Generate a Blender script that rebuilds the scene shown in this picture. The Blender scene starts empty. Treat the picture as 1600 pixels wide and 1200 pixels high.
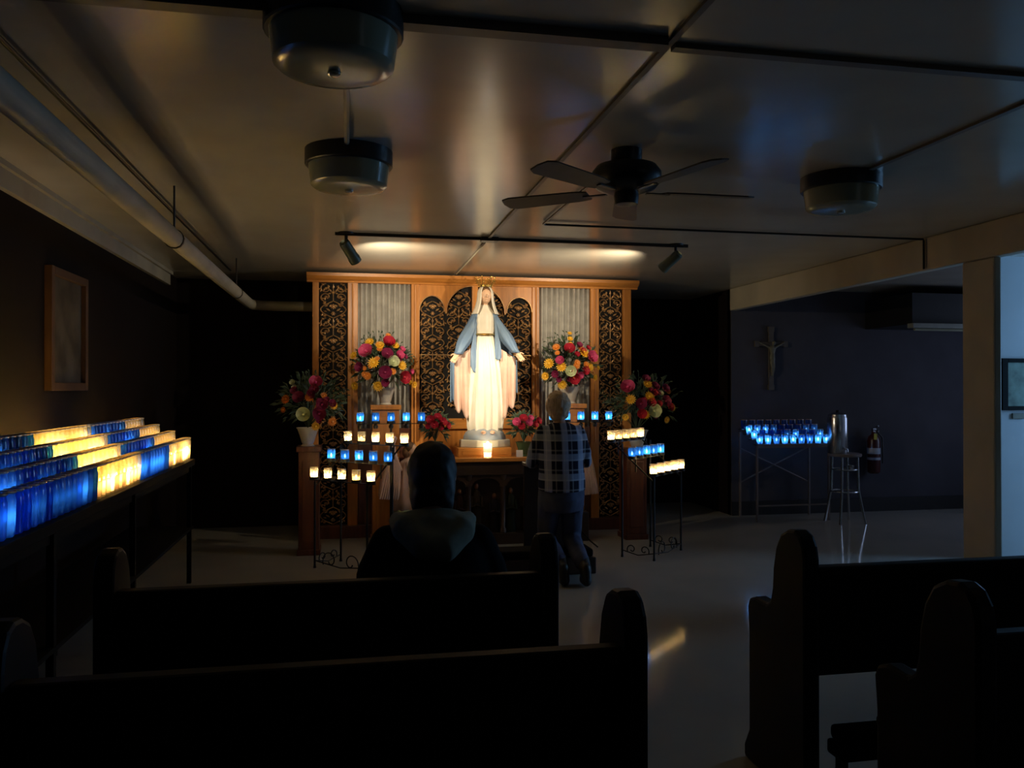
import bpy, bmesh, math, random
from mathutils import Vector, Matrix, noise
random.seed(7)
PI = math.pi
R = math.radians
sc = bpy.context.scene
col = sc.collection

# ---------------------------------------------------------------- camera
F = 1294.0
YAW, PITCH, EYE = R(11.15), R(0.354), 1.45
cam = bpy.data.objects.new('camera', bpy.data.cameras.new('camera'))
col.objects.link(cam)
cam.location = (0, 0, EYE)
cam.rotation_euler = (PI/2 + PITCH, 0, -YAW)
cam.data.sensor_fit = 'HORIZONTAL'
cam.data.sensor_width = 36.0
cam.data.lens = 36.0*F/1600.0
cam.data.clip_start = 0.02
sc.camera = cam
sc.view_settings.view_transform = 'Standard'
sc.view_settings.look = 'None'
sc.view_settings.gamma = 1.0
sc.view_settings.use_curve_mapping = False
sc.view_settings.exposure = 0.0

CR = Vector((math.cos(YAW), -math.sin(YAW), 0))
CF = Vector((math.sin(YAW)*math.cos(PITCH), math.cos(YAW)*math.cos(PITCH), math.sin(PITCH)))
CU = CR.cross(CF)
def P(px, py, d):
    """room point at depth y=d that was measured at pixel px,py"""
    r = CF*F + CR*(px-800) + CU*(600-py)
    t = d/r.y
    return Vector((r.x*t, d, EYE + r.z*t))
def X(px, d): return P(px, 608, d).x
def CW(lat, z):
    """floor point from lateral / depth distance to the camera"""
    f = Vector((math.sin(YAW), math.cos(YAW), 0))
    return CR*lat + f*z

# ---------------------------------------------------------------- world and lights
w = bpy.data.worlds.new('world'); sc.world = w; w.use_nodes = True
w.node_tree.nodes['Background'].inputs[0].default_value = (0.5, 0.6, 0.8, 1)
w.node_tree.nodes['Background'].inputs[1].default_value = 0.002

CEIL = 2.60
TRACK_D = 6.2
STAT = Vector((X(757, 7.95), 7.95, 0.94))     # statue standing point
def light(name, kind, loc, target, energy, colr, **kw):
    l = bpy.data.lights.new(name, kind)
    l.energy = energy; l.color = colr
    for k, v in kw.items(): setattr(l, k, v)
    o = bpy.data.objects.new(name, l); col.objects.link(o)
    o.location = loc
    d = Vector(target) - Vector(loc)
    o.rotation_euler = d.to_track_quat('-Z', 'Y').to_euler()
    return o
SPOT_L = Vector((-0.02, TRACK_D+0.06, 2.42)); SPOT_R = Vector((X(1056, TRACK_D)+0.0, TRACK_D+0.06, 2.42))
WARM = (1.0, 0.83, 0.58)
light('track_beam', 'SPOT', SPOT_L+Vector((.07, .10, -.05)), STAT+Vector((0,0,.50)), 165, WARM, spot_size=R(30), spot_blend=0.8, shadow_soft_size=0.03)
light('track_beam', 'SPOT', SPOT_R+Vector((-.07, .10, -.05)), STAT+Vector((0,0,.50)), 165, WARM, spot_size=R(30), spot_blend=0.8, shadow_soft_size=0.03)
light('track_spill', 'SPOT', SPOT_L+Vector((.09, .14, -.07)), SPOT_L+Vector((1.2, 1.7, -.02)), 105, WARM, spot_size=R(106), spot_blend=0.9, shadow_soft_size=0.03)
light('track_spill', 'SPOT', SPOT_R+Vector((-.09, .14, -.07)), SPOT_R+Vector((-1.2, 1.7, -.02)), 105, WARM, spot_size=R(106), spot_blend=0.9, shadow_soft_size=0.03)
light('window_daylight', 'AREA', (8.1, 5.35, 1.7), (5.4, 5.75, 1.5), 62, (0.25, 0.55, 1.0), shape='RECTANGLE', size=0.9, size_y=1.4)
light('window_daylight', 'AREA', (8.1, 7.3, 1.5), (5.0, 7.3, 1.4), 11, (0.50, 0.64, 1.0), shape='RECTANGLE', size=1.2, size_y=1.4)
light('window_daylight', 'AREA', (4.6, -1.55, 1.7), (3.0, 4, 1.5), 1.8, (0.9, 0.92, 1.0), shape='RECTANGLE', size=1.6, size_y=0.9)  # added fill light from behind the camera, no window known there
light('altar_candle_glow', 'POINT', (X(762, 7.68), 7.68, .93), (0, 0, 0), 3.0, (1.0, 0.80, 0.55), shadow_soft_size=0.015)

# ---------------------------------------------------------------- materials
MATS = {}
def mat(name, c, rough=0.6, metal=0.0, spec=0.5, nz=None, bump=0.0, scale=8.0, c2=None, stretch=None, emit=None, es=0.0, coat=0.0, sss=0.0):
    if name in MATS: return MATS[name]
    m = bpy.data.materials.new(name); m.use_nodes = True
    nt = m.node_tree; b = nt.nodes['Principled BSDF']
    b.inputs['Base Color'].default_value = (*c, 1)
    b.inputs['Roughness'].default_value = rough
    b.inputs['Metallic'].default_value = metal
    b.inputs['Specular IOR Level'].default_value = spec
    b.inputs['Coat Weight'].default_value = coat
    if emit: b.inputs['Emission Color'].default_value = (*emit, 1); b.inputs['Emission Strength'].default_value = es
    tc = nt.nodes.new('ShaderNodeTexCoord'); mp = nt.nodes.new('ShaderNodeMapping')
    nt.links.new(tc.outputs['Object'], mp.inputs[0])
    if stretch: mp.inputs['Scale'].default_value = stretch
    n = nt.nodes.new('ShaderNodeTexNoise'); n.inputs['Scale'].default_value = scale; n.inputs['Detail'].default_value = 4
    nt.links.new(mp.outputs[0], n.inputs['Vector'])
    if c2 is None: c2 = tuple(min(1, x*0.8) for x in c)
    r = nt.nodes.new('ShaderNodeValToRGB')
    r.color_ramp.elements[0].position = 0.35; r.color_ramp.elements[1].position = 0.65
    r.color_ramp.elements[0].color = (*c2, 1); r.color_ramp.elements[1].color = (*c, 1)
    nt.links.new(n.outputs['Fac'], r.inputs[0]); nt.links.new(r.outputs[0], b.inputs['Base Color'])
    if bump:
        bp = nt.nodes.new('ShaderNodeBump'); bp.inputs['Strength'].default_value = bump; bp.inputs['Distance'].default_value = 0.01
        nt.links.new(n.outputs['Fac'], bp.inputs['Height']); nt.links.new(bp.outputs[0], b.inputs['Normal'])
    MATS[name] = m
    return m
def glassy(name, c, trans=0.35, gl=0.08, tc_=None):
    """lit votive glass: translucent wall that scatters the flame inside, partly see-through, glossy"""
    m = bpy.data.materials.new(name); m.use_nodes = True; nt = m.node_tree; nt.nodes.clear()
    out = nt.nodes.new('ShaderNodeOutputMaterial')
    t = nt.nodes.new('ShaderNodeBsdfTranslucent'); t.inputs[0].default_value = (*c, 1)
    tr = nt.nodes.new('ShaderNodeBsdfTransparent'); tr.inputs[0].default_value = (*(tc_ or [min(1, x*1.2+.02) for x in c]), 1)
    g = nt.nodes.new('ShaderNodeBsdfGlossy'); g.inputs['Roughness'].default_value = 0.12
    m1 = nt.nodes.new('ShaderNodeMixShader'); m1.inputs[0].default_value = trans
    m2 = nt.nodes.new('ShaderNodeMixShader'); m2.inputs[0].default_value = gl
    L = nt.links.new
    L(t.outputs[0], m1.inputs[1]); L(tr.outputs[0], m1.inputs[2]); L(m1.outputs[0], m2.inputs[1]); L(g.outputs[0], m2.inputs[2]); L(m2.outputs[0], out.inputs[0])
    MATS[name] = m; return m
def emis(name, c, s):
    m = bpy.data.materials.new(name); m.use_nodes = True; nt = m.node_tree; nt.nodes.clear()
    out = nt.nodes.new('ShaderNodeOutputMaterial'); e = nt.nodes.new('ShaderNodeEmission')
    e.inputs[0].default_value = (*c, 1); e.inputs[1].default_value = s
    nt.links.new(e.outputs[0], out.inputs[0]); MATS[name] = m; return m

M_ceil = mat('painted_ceiling', (0.50, 0.46, 0.38), rough=0.19, spec=0.55, scale=3, c2=(0.46, 0.42, 0.35), bump=0.012)
M_batten = mat('ceiling_batten', (0.16, 0.13, 0.10), rough=0.5)
M_floor = mat('waxed_floor', (0.36, 0.34, 0.30), rough=0.09, scale=1.2, c2=(0.31, 0.30, 0.27), bump=0.02)
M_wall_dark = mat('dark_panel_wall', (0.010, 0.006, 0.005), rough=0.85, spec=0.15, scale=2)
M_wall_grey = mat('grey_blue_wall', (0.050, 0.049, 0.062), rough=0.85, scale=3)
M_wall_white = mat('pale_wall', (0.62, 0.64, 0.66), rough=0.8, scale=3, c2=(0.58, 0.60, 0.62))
M_beam = mat('beam_paint', (0.46, 0.41, 0.31), rough=0.6, scale=2)
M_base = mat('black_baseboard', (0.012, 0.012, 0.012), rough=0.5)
M_oak = mat('oak_wood', (0.56, 0.225, 0.045), rough=0.38, scale=5, c2=(0.42, 0.155, 0.028), stretch=(6, 6, 0.6), bump=0.02)
M_oak_h = mat('oak_wood_rail', (0.56, 0.225, 0.045), rough=0.38, scale=5, c2=(0.42, 0.155, 0.028), stretch=(0.6, 6, 6), bump=0.02)
M_redwood = mat('reddish_wood', (0.12, 0.036, 0.017), rough=0.4, scale=5, c2=(0.08, 0.024, 0.012), stretch=(6, 6, 0.6))
M_darkwood = mat('dark_carved_wood', (0.040, 0.022, 0.014), rough=0.4, scale=6)
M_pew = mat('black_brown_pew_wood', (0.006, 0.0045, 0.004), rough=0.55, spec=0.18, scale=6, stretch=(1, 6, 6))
M_black = mat('black_iron', (0.012, 0.011, 0.010), rough=0.45, metal=0.3)
M_backing = mat('grille_backing', (0.006, 0.005, 0.005), rough=0.9)
M_gold = mat('gilt_scroll', (0.60, 0.37, 0.15), rough=0.42, metal=0.55, scale=20, c2=(0.36, 0.20, 0.10))
M_crown = mat('crown_gold', (0.80, 0.52, 0.14), rough=0.25, metal=0.9)
M_cloth = mat('sheer_curtain', (0.42, 0.40, 0.36), rough=0.85, scale=12)
M_fixture = mat('dark_fixture_metal', (0.012, 0.011, 0.009), rough=0.4)
M_rack = mat('matt_black_rack', (0.005, 0.0045, 0.004), rough=0.8, spec=0.12)
M_opal = mat('unlit_opal_glass', (0.30, 0.31, 0.22), rough=0.2, spec=0.5, scale=2)
M_can = mat('green_grey_spot_housing', (0.10, 0.12, 0.08), rough=0.4, metal=0.2)
M_pipe = mat('painted_pipe', (0.40, 0.36, 0.27), rough=0.5, scale=4)
M_steel = mat('brushed_steel', (0.6, 0.62, 0.65), rough=0.22, metal=1.0)
M_greymetal = mat('grey_painted_metal', (0.20, 0.17, 0.16), rough=0.5, metal=0.2)
M_plaster = mat('painted_plaster_cream', (0.80, 0.74, 0.62), rough=0.45, scale=6, c2=(0.74, 0.67, 0.54))
M_lining = mat('plaster_pink_lining', (0.66, 0.44, 0.34), rough=0.45, scale=6)
M_blue = mat('plaster_blue_mantle', (0.13, 0.21, 0.34), rough=0.5, scale=6, c2=(0.17, 0.26, 0.38))
M_flesh = mat('painted_flesh', (0.80, 0.50, 0.32), rough=0.5, scale=10)
M_globe = mat('plaster_grey_blue', (0.25, 0.29, 0.33), rough=0.5, scale=10, c2=(0.32, 0.30, 0.26))
M_marble = mat('cream_slab', (0.62, 0.54, 0.40), rough=0.4)
M_hair_blond = mat('grey_blond_hair', (0.62, 0.44, 0.28), rough=0.6, scale=30, c2=(0.38, 0.26, 0.16), stretch=(4, 4, .6), bump=.3)
M_hair_dark = mat('black_hair', (0.006, 0.0055, 0.005), rough=0.6, scale=30)
M_skin = mat('skin', (0.42, 0.22, 0.15), rough=0.55)
M_jean = mat('dark_denim', (0.05, 0.062, 0.12), rough=0.8, scale=14)
M_shoe = mat('black_shoe_leather', (0.006, 0.006, 0.006), rough=0.5)
M_coat = mat('black_coat', (0.003, 0.003, 0.003), rough=0.9, spec=0.1)
M_hood = mat('grey_fleece_hood', (0.30, 0.31, 0.24), rough=0.95, spec=0.1, scale=25, bump=0.1)
M_vase = mat('white_ceramic_urn', (0.62, 0.58, 0.50), rough=0.35)
M_leaf = mat('arrangement_leaf', (0.030, 0.055, 0.020), rough=0.6, scale=9, c2=(0.02, 0.035, 0.015))
M_yel = mat('yellow_petal', (0.80, 0.42, 0.015), rough=0.6); M_org = mat('orange_petal', (0.72, 0.22, 0.02), rough=0.6)
M_pink = mat('pink_petal', (0.66, 0.07, 0.20), rough=0.6); M_red = mat('crimson_petal', (0.45, 0.012, 0.035), rough=0.6)
M_mag = mat('magenta_petal', (0.24, 0.012, 0.07), rough=0.6); M_wht = mat('greenish_white_petal', (0.66, 0.70, 0.42), rough=0.6)
M_paper = mat('white_card', (0.8, 0.76, 0.72), rough=0.8)
M_extbody = mat('extinguisher_red', (0.06, 0.008, 0.008), rough=0.3)
M_label = mat('pale_label', (0.42, 0.46, 0.55), rough=0.5)
M_yellowtag = mat('yellow_tag', (0.45, 0.40, 0.03), rough=0.6)

G_clear = glassy('clear_votive_glass', (0.95, 0.80, 0.55), 0.70, 0.10)
G_blue = glassy('blue_votive_glass', (0.03, 0.21, 0.62), 0.30, 0.05, (.16, .50, 1.0))
G_wax = glassy('glowing_wax', (1.0, 0.82, 0.60), 0.02, 0.02)
G_waxb = glassy('glowing_wax_in_blue', (0.60, 0.85, 1.0), 0.02, 0.02)
FL = {'bright': emis('flame_bright', (1.0, 0.72, 0.36), 380), 'mid': emis('flame_mid', (1.0, 0.68, 0.32), 80), 'dim': emis('flame_low', (1.0, 0.68, 0.34), 20)}
FB = {'bright': emis('blue_flame_bright', (0.75, 0.88, 1.0), 95), 'mid': emis('blue_flame_mid', (0.7, 0.85, 1.0), 34), 'dim': emis('blue_flame_low', (0.7, 0.85, 1.0), 6)}

# ---------------------------------------------------------------- mesh helpers
class MB:
    def __init__(s): s.v = []; s.f = []; s.smooth = []
    def add(s, vs, fs, sm=False, M=None):
        o = len(s.v)
        for v in vs:
            v = Vector(v)
            s.v.append(M @ v if M is not None else v)
        for f in fs: s.f.append(tuple(i+o for i in f)); s.smooth.append(sm)
        return s
    def box(s, a, b, M=None):
        x0, y0, z0 = a; x1, y1, z1 = b
        if x0 > x1: x0, x1 = x1, x0
        if y0 > y1: y0, y1 = y1, y0
        if z0 > z1: z0, z1 = z1, z0
        return s.add([(x0,y0,z0),(x1,y0,z0),(x1,y1,z0),(x0,y1,z0),(x0,y0,z1),(x1,y0,z1),(x1,y1,z1),(x0,y1,z1)],
              [(0,3,2,1),(4,5,6,7),(0,1,5,4),(1,2,6,5),(2,3,7,6),(3,0,4,7)], False, M)
    def rings(s, rs, cap=True, sm=True, M=None):
        n = len(rs[0]); vs = [p for r in rs for p in r]; fs = []
        for i in range(len(rs)-1):
            for j in range(n):
                a = i*n+j; b = i*n+(j+1) % n
                fs.append((a, b, b+n, a+n))
        if cap:
            fs.append(tuple(range(n-1, -1, -1))); fs.append(tuple(range((len(rs)-1)*n, len(rs)*n)))
        return s.add(vs, fs, sm, M)
    def lathe(s, prof, n=16, c=(0,0,0), cap=True, M=None, sm=True):
        return s.rings([[(c[0]+r*math.cos(2*PI*j/n), c[1]+r*math.sin(2*PI*j/n), c[2]+z) for j in range(n)] for r, z in prof], cap, sm, M)
    def loft(s, secs, n=20, cap=True, M=None, fold=None):
        """secs: (cx, cy, z, rx, ry)"""
        rs = []
        for cx, cy, z, rx, ry in secs:
            ring = []
            for j in range(n):
                a = 2*PI*j/n; k = 1+(fold(a, z) if fold else 0)
                ring.append((cx+rx*k*math.cos(a), cy+ry*k*math.sin(a), z))
            rs.append(ring)
        return s.rings(rs, cap, True, M)
    def tube(s, pts, r, n=6, cap=True, M=None, sm=True):
        pts = [Vector(p) for p in pts]; rr = r if isinstance(r, (list, tuple)) else [r]*len(pts)
        rs = []; up = None
        for i, p in enumerate(pts):
            t = (pts[min(i+1, len(pts)-1)] - pts[max(i-1, 0)])
            if t.length < 1e-9: t = Vector((0,0,1))
            t.normalize()
            if up is None:
                up = Vector((0,0,1)) if abs(t.z) < 0.9 else Vector((0,1,0))
            a = t.cross(up).normalized(); b = a.cross(t).normalized(); up = b
            rs.append([p + a*(rr[i]*math.cos(2*PI*j/n)) + b*(rr[i]*math.sin(2*PI*j/n)) for j in range(n)])
        return s.rings(rs, cap, sm, M)
    def ball(s, c, r, n=12, m=8, M=None):
        rx, ry, rz = r if isinstance(r, (list, tuple)) else (r, r, r)
        rs = []
        for i in range(1, m):
            t = PI*i/m
            rs.append([(c[0]+rx*math.sin(t)*math.cos(2*PI*j/n), c[1]+ry*math.sin(t)*math.sin(2*PI*j/n), c[2]-rz*math.cos(t)) for j in range(n)])
        return s.rings(rs, True, True, M)
    def limb(s, pts, rad, n=12):
        s.tube(pts, rad, n)
        for p, r in zip(pts, rad): s.ball(p, r, n, 8)
        return s
    def prism(s, poly, y0, y1, M=None, axis='y'):
        """poly in (x,z), extruded along y (or (y,z) along x)"""
        n = len(poly)
        if axis == 'y': vs = [(p[0], y0, p[1]) for p in poly] + [(p[0], y1, p[1]) for p in poly]
        else: vs = [(y0, p[0], p[1]) for p in poly] + [(y1, p[0], p[1]) for p in poly]
        fs = [tuple(range(n-1, -1, -1)), tuple(range(n, 2*n))] + [(i, (i+1) % n, (i+1) % n+n, i+n) for i in range(n)]
        return s.add(vs, fs, False, M)
    def mesh(s, name='m', angle=40):
        me = bpy.data.meshes.new(name)
        me.from_pydata([tuple(v) for v in s.v], [], s.f)
        me.polygons.foreach_set('use_smooth', s.smooth)
        bm = bmesh.new(); bm.from_mesh(me); bmesh.ops.recalc_face_normals(bm, faces=bm.faces[:]); bm.to_mesh(me); bm.free()
        if any(s.smooth): me.set_sharp_from_angle(angle=R(angle))
        me.update()
        return me
    def build(s, name, m, parent=None, loc=None, angle=40):
        me = s.mesh(name, angle)
        return link(name, me, m, parent, loc)
def link(name, me, m, parent=None, loc=None):
    o = bpy.data.objects.new(name, me); col.objects.link(o)
    if m is not None and len(me.materials) == 0: me.materials.append(m)
    if parent: o.parent = parent
    if loc is not None: o.location = loc
    return o
def tag(o, label=None, cat=None, group=None, kind=None):
    if label: o['label'] = label
    if cat: o['category'] = cat
    if group: o['group'] = group
    if kind: o['kind'] = kind
    return o
def thing(name, label, cat, loc=(0,0,0), rz=0, group=None):
    o = bpy.data.objects.new(name, None); col.objects.link(o)
    o.empty_display_size = .1
    o.location = loc; o.rotation_euler = (0, 0, rz)
    return tag(o, label, cat, group)
def struct(name, mb, m, parent=None, label=None):
    o = mb.build(name, m, parent)
    if not parent: tag(o, kind='structure')
    return o
def copy_tree(o, parent=None):
    c = o.copy(); col.objects.link(c)
    if parent: c.parent = parent
    for ch in list(o.children): copy_tree(ch, c)
    return c
def bevel(o, wd=0.004, seg=2):
    md = o.modifiers.new('bevel', 'BEVEL'); md.width = wd; md.segments = seg; md.limit_method = 'ANGLE'
    return o
def remeshed(mb, name, m, parent, voxel=0.012, smooth=4, loc=None, disp=None):
    me = mb.mesh(name); tmp = bpy.data.objects.new('tmp', me); col.objects.link(tmp)
    r = tmp.modifiers.new('r', 'REMESH'); r.mode = 'VOXEL'; r.voxel_size = voxel
    if smooth:
        q = tmp.modifiers.new('s', 'SMOOTH'); q.iterations = smooth; q.factor = 0.6
    dg = bpy.context.evaluated_depsgraph_get()
    nm = bpy.data.meshes.new_from_object(tmp.evaluated_get(dg))
    bpy.data.objects.remove(tmp)
    nm.name = name
    if disp:
        for v in nm.vertices: v.co = v.co + Vector(disp(v.co, v.normal))
    nm.polygons.foreach_set('use_smooth', [True]*len(nm.polygons))
    nm.materials.clear()
    return link(name, nm, m, parent, loc)

# ---------------------------------------------------------------- setting
XL, XR, YB, YF = -1.75, 8.2, 9.1, -1.6
XC = 4.29           # face of the beam line / corner
struct('floor', MB().box((XL-.1, YF-.1, -.12), (XR+.1, 10.2, 0)), M_floor)
ceil = struct('ceiling', MB().box((XL-.1, YF-.1, CEIL), (XR+.1, 10.2, CEIL+.12)), M_ceil)
def batten(a, b, wd=.03, th=.012, m=M_batten):
    return MB().box((a[0]-(wd/2 if a[0] == b[0] else 0), a[1]-(wd/2 if a[1] == b[1] else 0), CEIL-th),
                    (b[0]+(wd/2 if a[0] == b[0] else 0), b[1]+(wd/2 if a[1] == b[1] else 0), CEIL)).build('joint_batten', m, ceil)
batten((1.04, YF), (1.04, 8.2), .022)
batten((2.66, YF), (2.66, 3.9), .03)
batten((-1.3, 2.57), (1.02, 2.57), .06, .03)
batten((1.06, 2.60), (XC-.1, 2.60), .04, .018)
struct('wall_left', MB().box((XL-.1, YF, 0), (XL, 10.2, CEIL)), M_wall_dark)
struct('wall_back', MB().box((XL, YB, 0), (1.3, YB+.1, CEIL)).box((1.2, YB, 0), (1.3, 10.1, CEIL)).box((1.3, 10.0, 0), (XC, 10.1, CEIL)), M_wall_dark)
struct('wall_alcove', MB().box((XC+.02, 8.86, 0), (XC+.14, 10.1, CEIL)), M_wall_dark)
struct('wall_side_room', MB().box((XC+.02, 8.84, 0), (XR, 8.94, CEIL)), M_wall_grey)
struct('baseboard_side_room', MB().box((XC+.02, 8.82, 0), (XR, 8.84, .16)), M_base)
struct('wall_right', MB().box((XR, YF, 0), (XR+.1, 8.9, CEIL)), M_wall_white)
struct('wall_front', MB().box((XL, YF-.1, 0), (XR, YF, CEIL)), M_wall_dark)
struct('trim_left', MB().box((XL, YF, CEIL-.13), (XL+.035, 8.6, CEIL)).box((XL+.035, YF, CEIL-.03), (XL+.06, 8.6, CEIL)), M_pipe)
# beam with post
bevel(struct('trim_beam', MB().box((XC, YF, 2.35), (XC+.09, 8.84, CEIL)), M_beam), .01)
pst = bevel(struct('trim_post', MB().box((XC, 4.87, 0), (XC+.06, 5.17, 2.35)), M_beam), .012)
# partition wall behind the post, with daylight on it
struct('wall_partition', MB().box((5.30, 6.2, 0), (XR, 6.32, CEIL)), M_wall_white)
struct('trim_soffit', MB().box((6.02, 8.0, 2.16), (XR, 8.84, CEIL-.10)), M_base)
# daylight window on the right wall (outside the frame)
for nwin, (yc, wv) in enumerate(((5.35, .9), (7.3, 1.2))):
    y0w, y1w = yc-wv/2, yc+wv/2
    struct('window_%d' % (nwin+1), MB().box((XR-.09, y0w-.06, .84), (XR, y0w, 2.46)).box((XR-.09, y1w, .84), (XR, y1w+.06, 2.46)).box((XR-.09, y0w, .78), (XR, y1w, .84)).box((XR-.09, y0w, 2.40), (XR, y1w, 2.46)), M_wall_white)
struct('window_3', MB().box((3.74, YF, 1.2), (3.8, YF+.05, 2.2)).box((5.4, YF, 1.2), (5.46, YF+.05, 2.2)).box((3.8, YF, 1.2), (5.4, YF+.05, 1.25)).box((3.8, YF, 2.15), (5.4, YF+.05, 2.2)), M_wall_white)  # made-up window frame around the unseen fill light, front wall

# ---------------------------------------------------------------- pipes on the ceiling
pipe = thing('heating_pipe', 'thick pale pipe running under the ceiling along the left side', 'pipe', (-.97, 0, 2.30))
MB().tube([(0, YF, 0), (0, 8.55, 0), (.02, 8.68, 0.0), (.10, 8.76, 0), (.25, 8.78, 0), (.9, 8.78, 0)], .05, 14).build('pipe', M_pipe, pipe)
for dd in (2.1, 4.96, 7.6):
    MB().tube([(0, dd, .04), (0, dd, .30)], .006, 6).build('hanger_rod', M_fixture, pipe)
    MB().lathe([(.052, -.012), (.056, -.012), (.056, .012), (.052, .012)], 14, cap=False, M=Matrix.Translation((0, dd, 0)) @ Matrix.Rotation(PI/2, 4, 'X')).build('pipe_clamp', M_fixture, pipe)
def conduit(label, pts, r=.011, m=M_fixture):
    o = MB().tube(pts, r, 8).build('conduit', m)
    return tag(o, label, 'conduit')
conduit('thin dark conduit beside the thick pipe on the left ceiling', [(-1.1, YF+.02, 2.575), (-1.1, 8.2, 2.575)], .009)
conduit('straight conduit joining the two round lights left of the fan', [(-.01, 2.78, 2.583), (-.01, 3.88, 2.583)], .012, M_pipe)
FX, FY = 1.31, 3.80
conduit('bent conduit running from the ceiling fan to the right beam', [(FX, FY+.1, 2.585), (FX, 5.53, 2.585), (FX+.02, 5.55, 2.585), (4.27, 5.55, 2.585), (4.275, 5.55, 2.57), (4.275, 5.55, 2.36)], .008)

# ---------------------------------------------------------------- drum ceiling lights
def drum():
    t = thing('ceiling_light', '', 'ceiling light')
    MB().lathe([(0.205, -.075), (.21, -.07), (.21, 0)], 32).build('collar', M_fixture, t)
    d = MB().lathe([(.02, -.185), (.13, -.184), (.168, -.178), (.182, -.165), (.193, -.075)], 32).build('diffuser', M_opal, t)
    MB().lathe([(.012, -.2), (.02, -.195), (.02, -.184)], 12).build('finial', M_steel, t)
    return t
d0 = drum()
spots = [((-.045, 2.57), 'large unlit round ceiling light nearest the camera, top left'),
         ((0, 4.08), 'unlit round ceiling light with dark collar behind the nearest one'),
         ((2.62, 4.06), 'unlit round ceiling light on the right, beyond the fan')]
for i, ((x, y), lb) in enumerate(spots):
    o = d0 if i == 0 else copy_tree(d0)
    o.location = (x, y, CEIL); tag(o, lb, 'ceiling light', 'round ceiling lights')

# ---------------------------------------------------------------- ceiling fan
fan = thing('ceiling_fan', 'black ceiling fan with round motor near the middle of the ceiling', 'fan', (FX, FY, CEIL))
MB().lathe([(.075, 0), (.075, -.05), (.065, -.075), (.03, -.085), (.03, -.11)], 24).build('canopy', M_fixture, fan)
MB().lathe([(.03, -.05), (.08, -.06), (.145, -.08), (.168, -.11), (.168, -.15), (.14, -.185), (.08, -.205), (.02, -.205)], 28).build('motor', M_fixture, fan)
MB().lathe([(.055, -.195), (.06, -.22), (.055, -.262), (.02, -.27)], 20).build('switch_housing', M_fixture, fan)
M_blade = mat('brown_fan_blade', (.07, .052, .038), .5)
for k in range(5):
    a = R(0+72*k); Mz = Matrix.Rotation(a, 4, 'Z')
    b = MB().box((.10, -.012, -.208), (.22, .012, -.202), M=Mz).build('blade_iron', M_fixture, fan)
    pr = [(.19, -.045), (.26, -.058), (.60, -.068), (.64, -.05), (.65, 0), (.64, .05), (.60, .068), (.26, .058), (.19, .045)]
    Mt = Mz @ Matrix.Translation((0, 0, -.203)) @ Matrix.Rotation(R(10), 4, 'X')
    n = len(pr)
    MB().add([(x, y, 0) for x, y in pr]+[(x, y, .007) for x, y in pr], [tuple(range(n-1, -1, -1)), tuple(range(n, 2*n))]+[(i, (i+1) % n, (i+1) % n+n, i+n) for i in range(n)], False, Mt).build('blade', M_blade, fan)

# ---------------------------------------------------------------- track with two spotlights
tr = thing('lighting_track', 'long dark lighting track across the ceiling before the altar screen', 'track', (0, TRACK_D, CEIL))
MB().box((-.10, -.012, -.022), (1.02, .012, 0)).build('rail', M_fixture, tr)
MB().box((1.06, -.012, -.022), (SPOT_R.x+.10, .012, 0)).build('rail', M_fixture, tr)
MB().box((.98, -.045, -.03), (1.11, .045, 0)).build('junction_box', M_fixture, tr)
MB().lathe([(.06, -.012), (.06, 0)], 20, c=(-.02, 0, 0)).build('end_plate', M_fixture, tr)
MB().lathe([(.06, -.012), (.06, 0)], 20, c=(SPOT_R.x, 0, 0)).build('end_plate', M_fixture, tr)
cord = tag(MB().tube([(1.04, 6.28, 2.585), (1.04, 7.1, 2.582), (1.04, 8.1, 2.583)], .006, 6).build('cable', M_pipe), 'pale straight cable on the ceiling from track to altar screen', 'cable')
def can(loc, aim, lb):
    t = thing('spotlight', lb, 'spotlight', (loc.x, TRACK_D, CEIL-.022), 0, 'track spotlights')
    MB().tube([(0, 0, 0), (0, .0, -.055)], .012, 8).build('stem', M_fixture, t)
    q = (Vector(aim)).to_track_quat('Z', 'Y').to_matrix().to_4x4()
    Mx = Matrix.Translation((0, 0, -.075)) @ q
    MB().lathe([(.02, -.045), (.036, -.035), (.04, -.02), (.042, .10), (.046, .115), (.046, .15), (.04, .15), (.038, .11)], 20, cap=False, M=Mx).build('housing', M_can, t)
    MB().lathe([(.036, .10), (.03, .10)], 20, M=Mx).build('lamp_face', emis('lamp_face', (1, .8, .5), 6) if 'lamp_face' not in MATS else MATS['lamp_face'], t)
    return t
can(SPOT_L, (.45, .55, -.62), 'green grey spotlight can at the left end of the track')
can(SPOT_R, (-.45, .55, -.50), 'green grey spotlight can at the right end of the track')

# ---------------------------------------------------------------- altar screen
SD = 8.30
scr = thing('altar_screen', 'tall oak altar screen with gilt scroll grilles behind the statue', 'altar screen', (X(740, SD), SD, 0))
SX = scr.location.x
def sx(px): return X(px, SD) - SX
def sz(py): return P(740, py, SD).z
def sbox(x0, x1, z0, z1, y0, y1, name, m, wd=.004):
    return bevel(MB().box((x0, y0, z0), (x1, y1, z1)).build(name, m, scr), wd)
XA, XB = sx(488), sx(984)
ztop = 2.575; zin = sz(445)
edges = {'lo': (488, 498), 'l2': (543, 559), 'l3': (642, 655), 'c': (737, 746), 'r3': (830, 841), 'r2': (921, 934), 'ro': (972, 984)}
for k, (a, b) in edges.items():
    z0 = 0.10 if k in ('lo', 'l2', 'r2', 'ro') else .62
    sbox(sx(a), sx(b), z0, zin, -.05, .03, 'post', M_oak, .006)
for k, px in (('l', 551), ('r', 927), ('m', 648), ('n', 836)):   # reeded edge on the inner posts
    MB().tube([(sx(px), -.055, .9), (sx(px), -.055, zin-.02)], .009, 8).build('bead', M_oak, scr)
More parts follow.
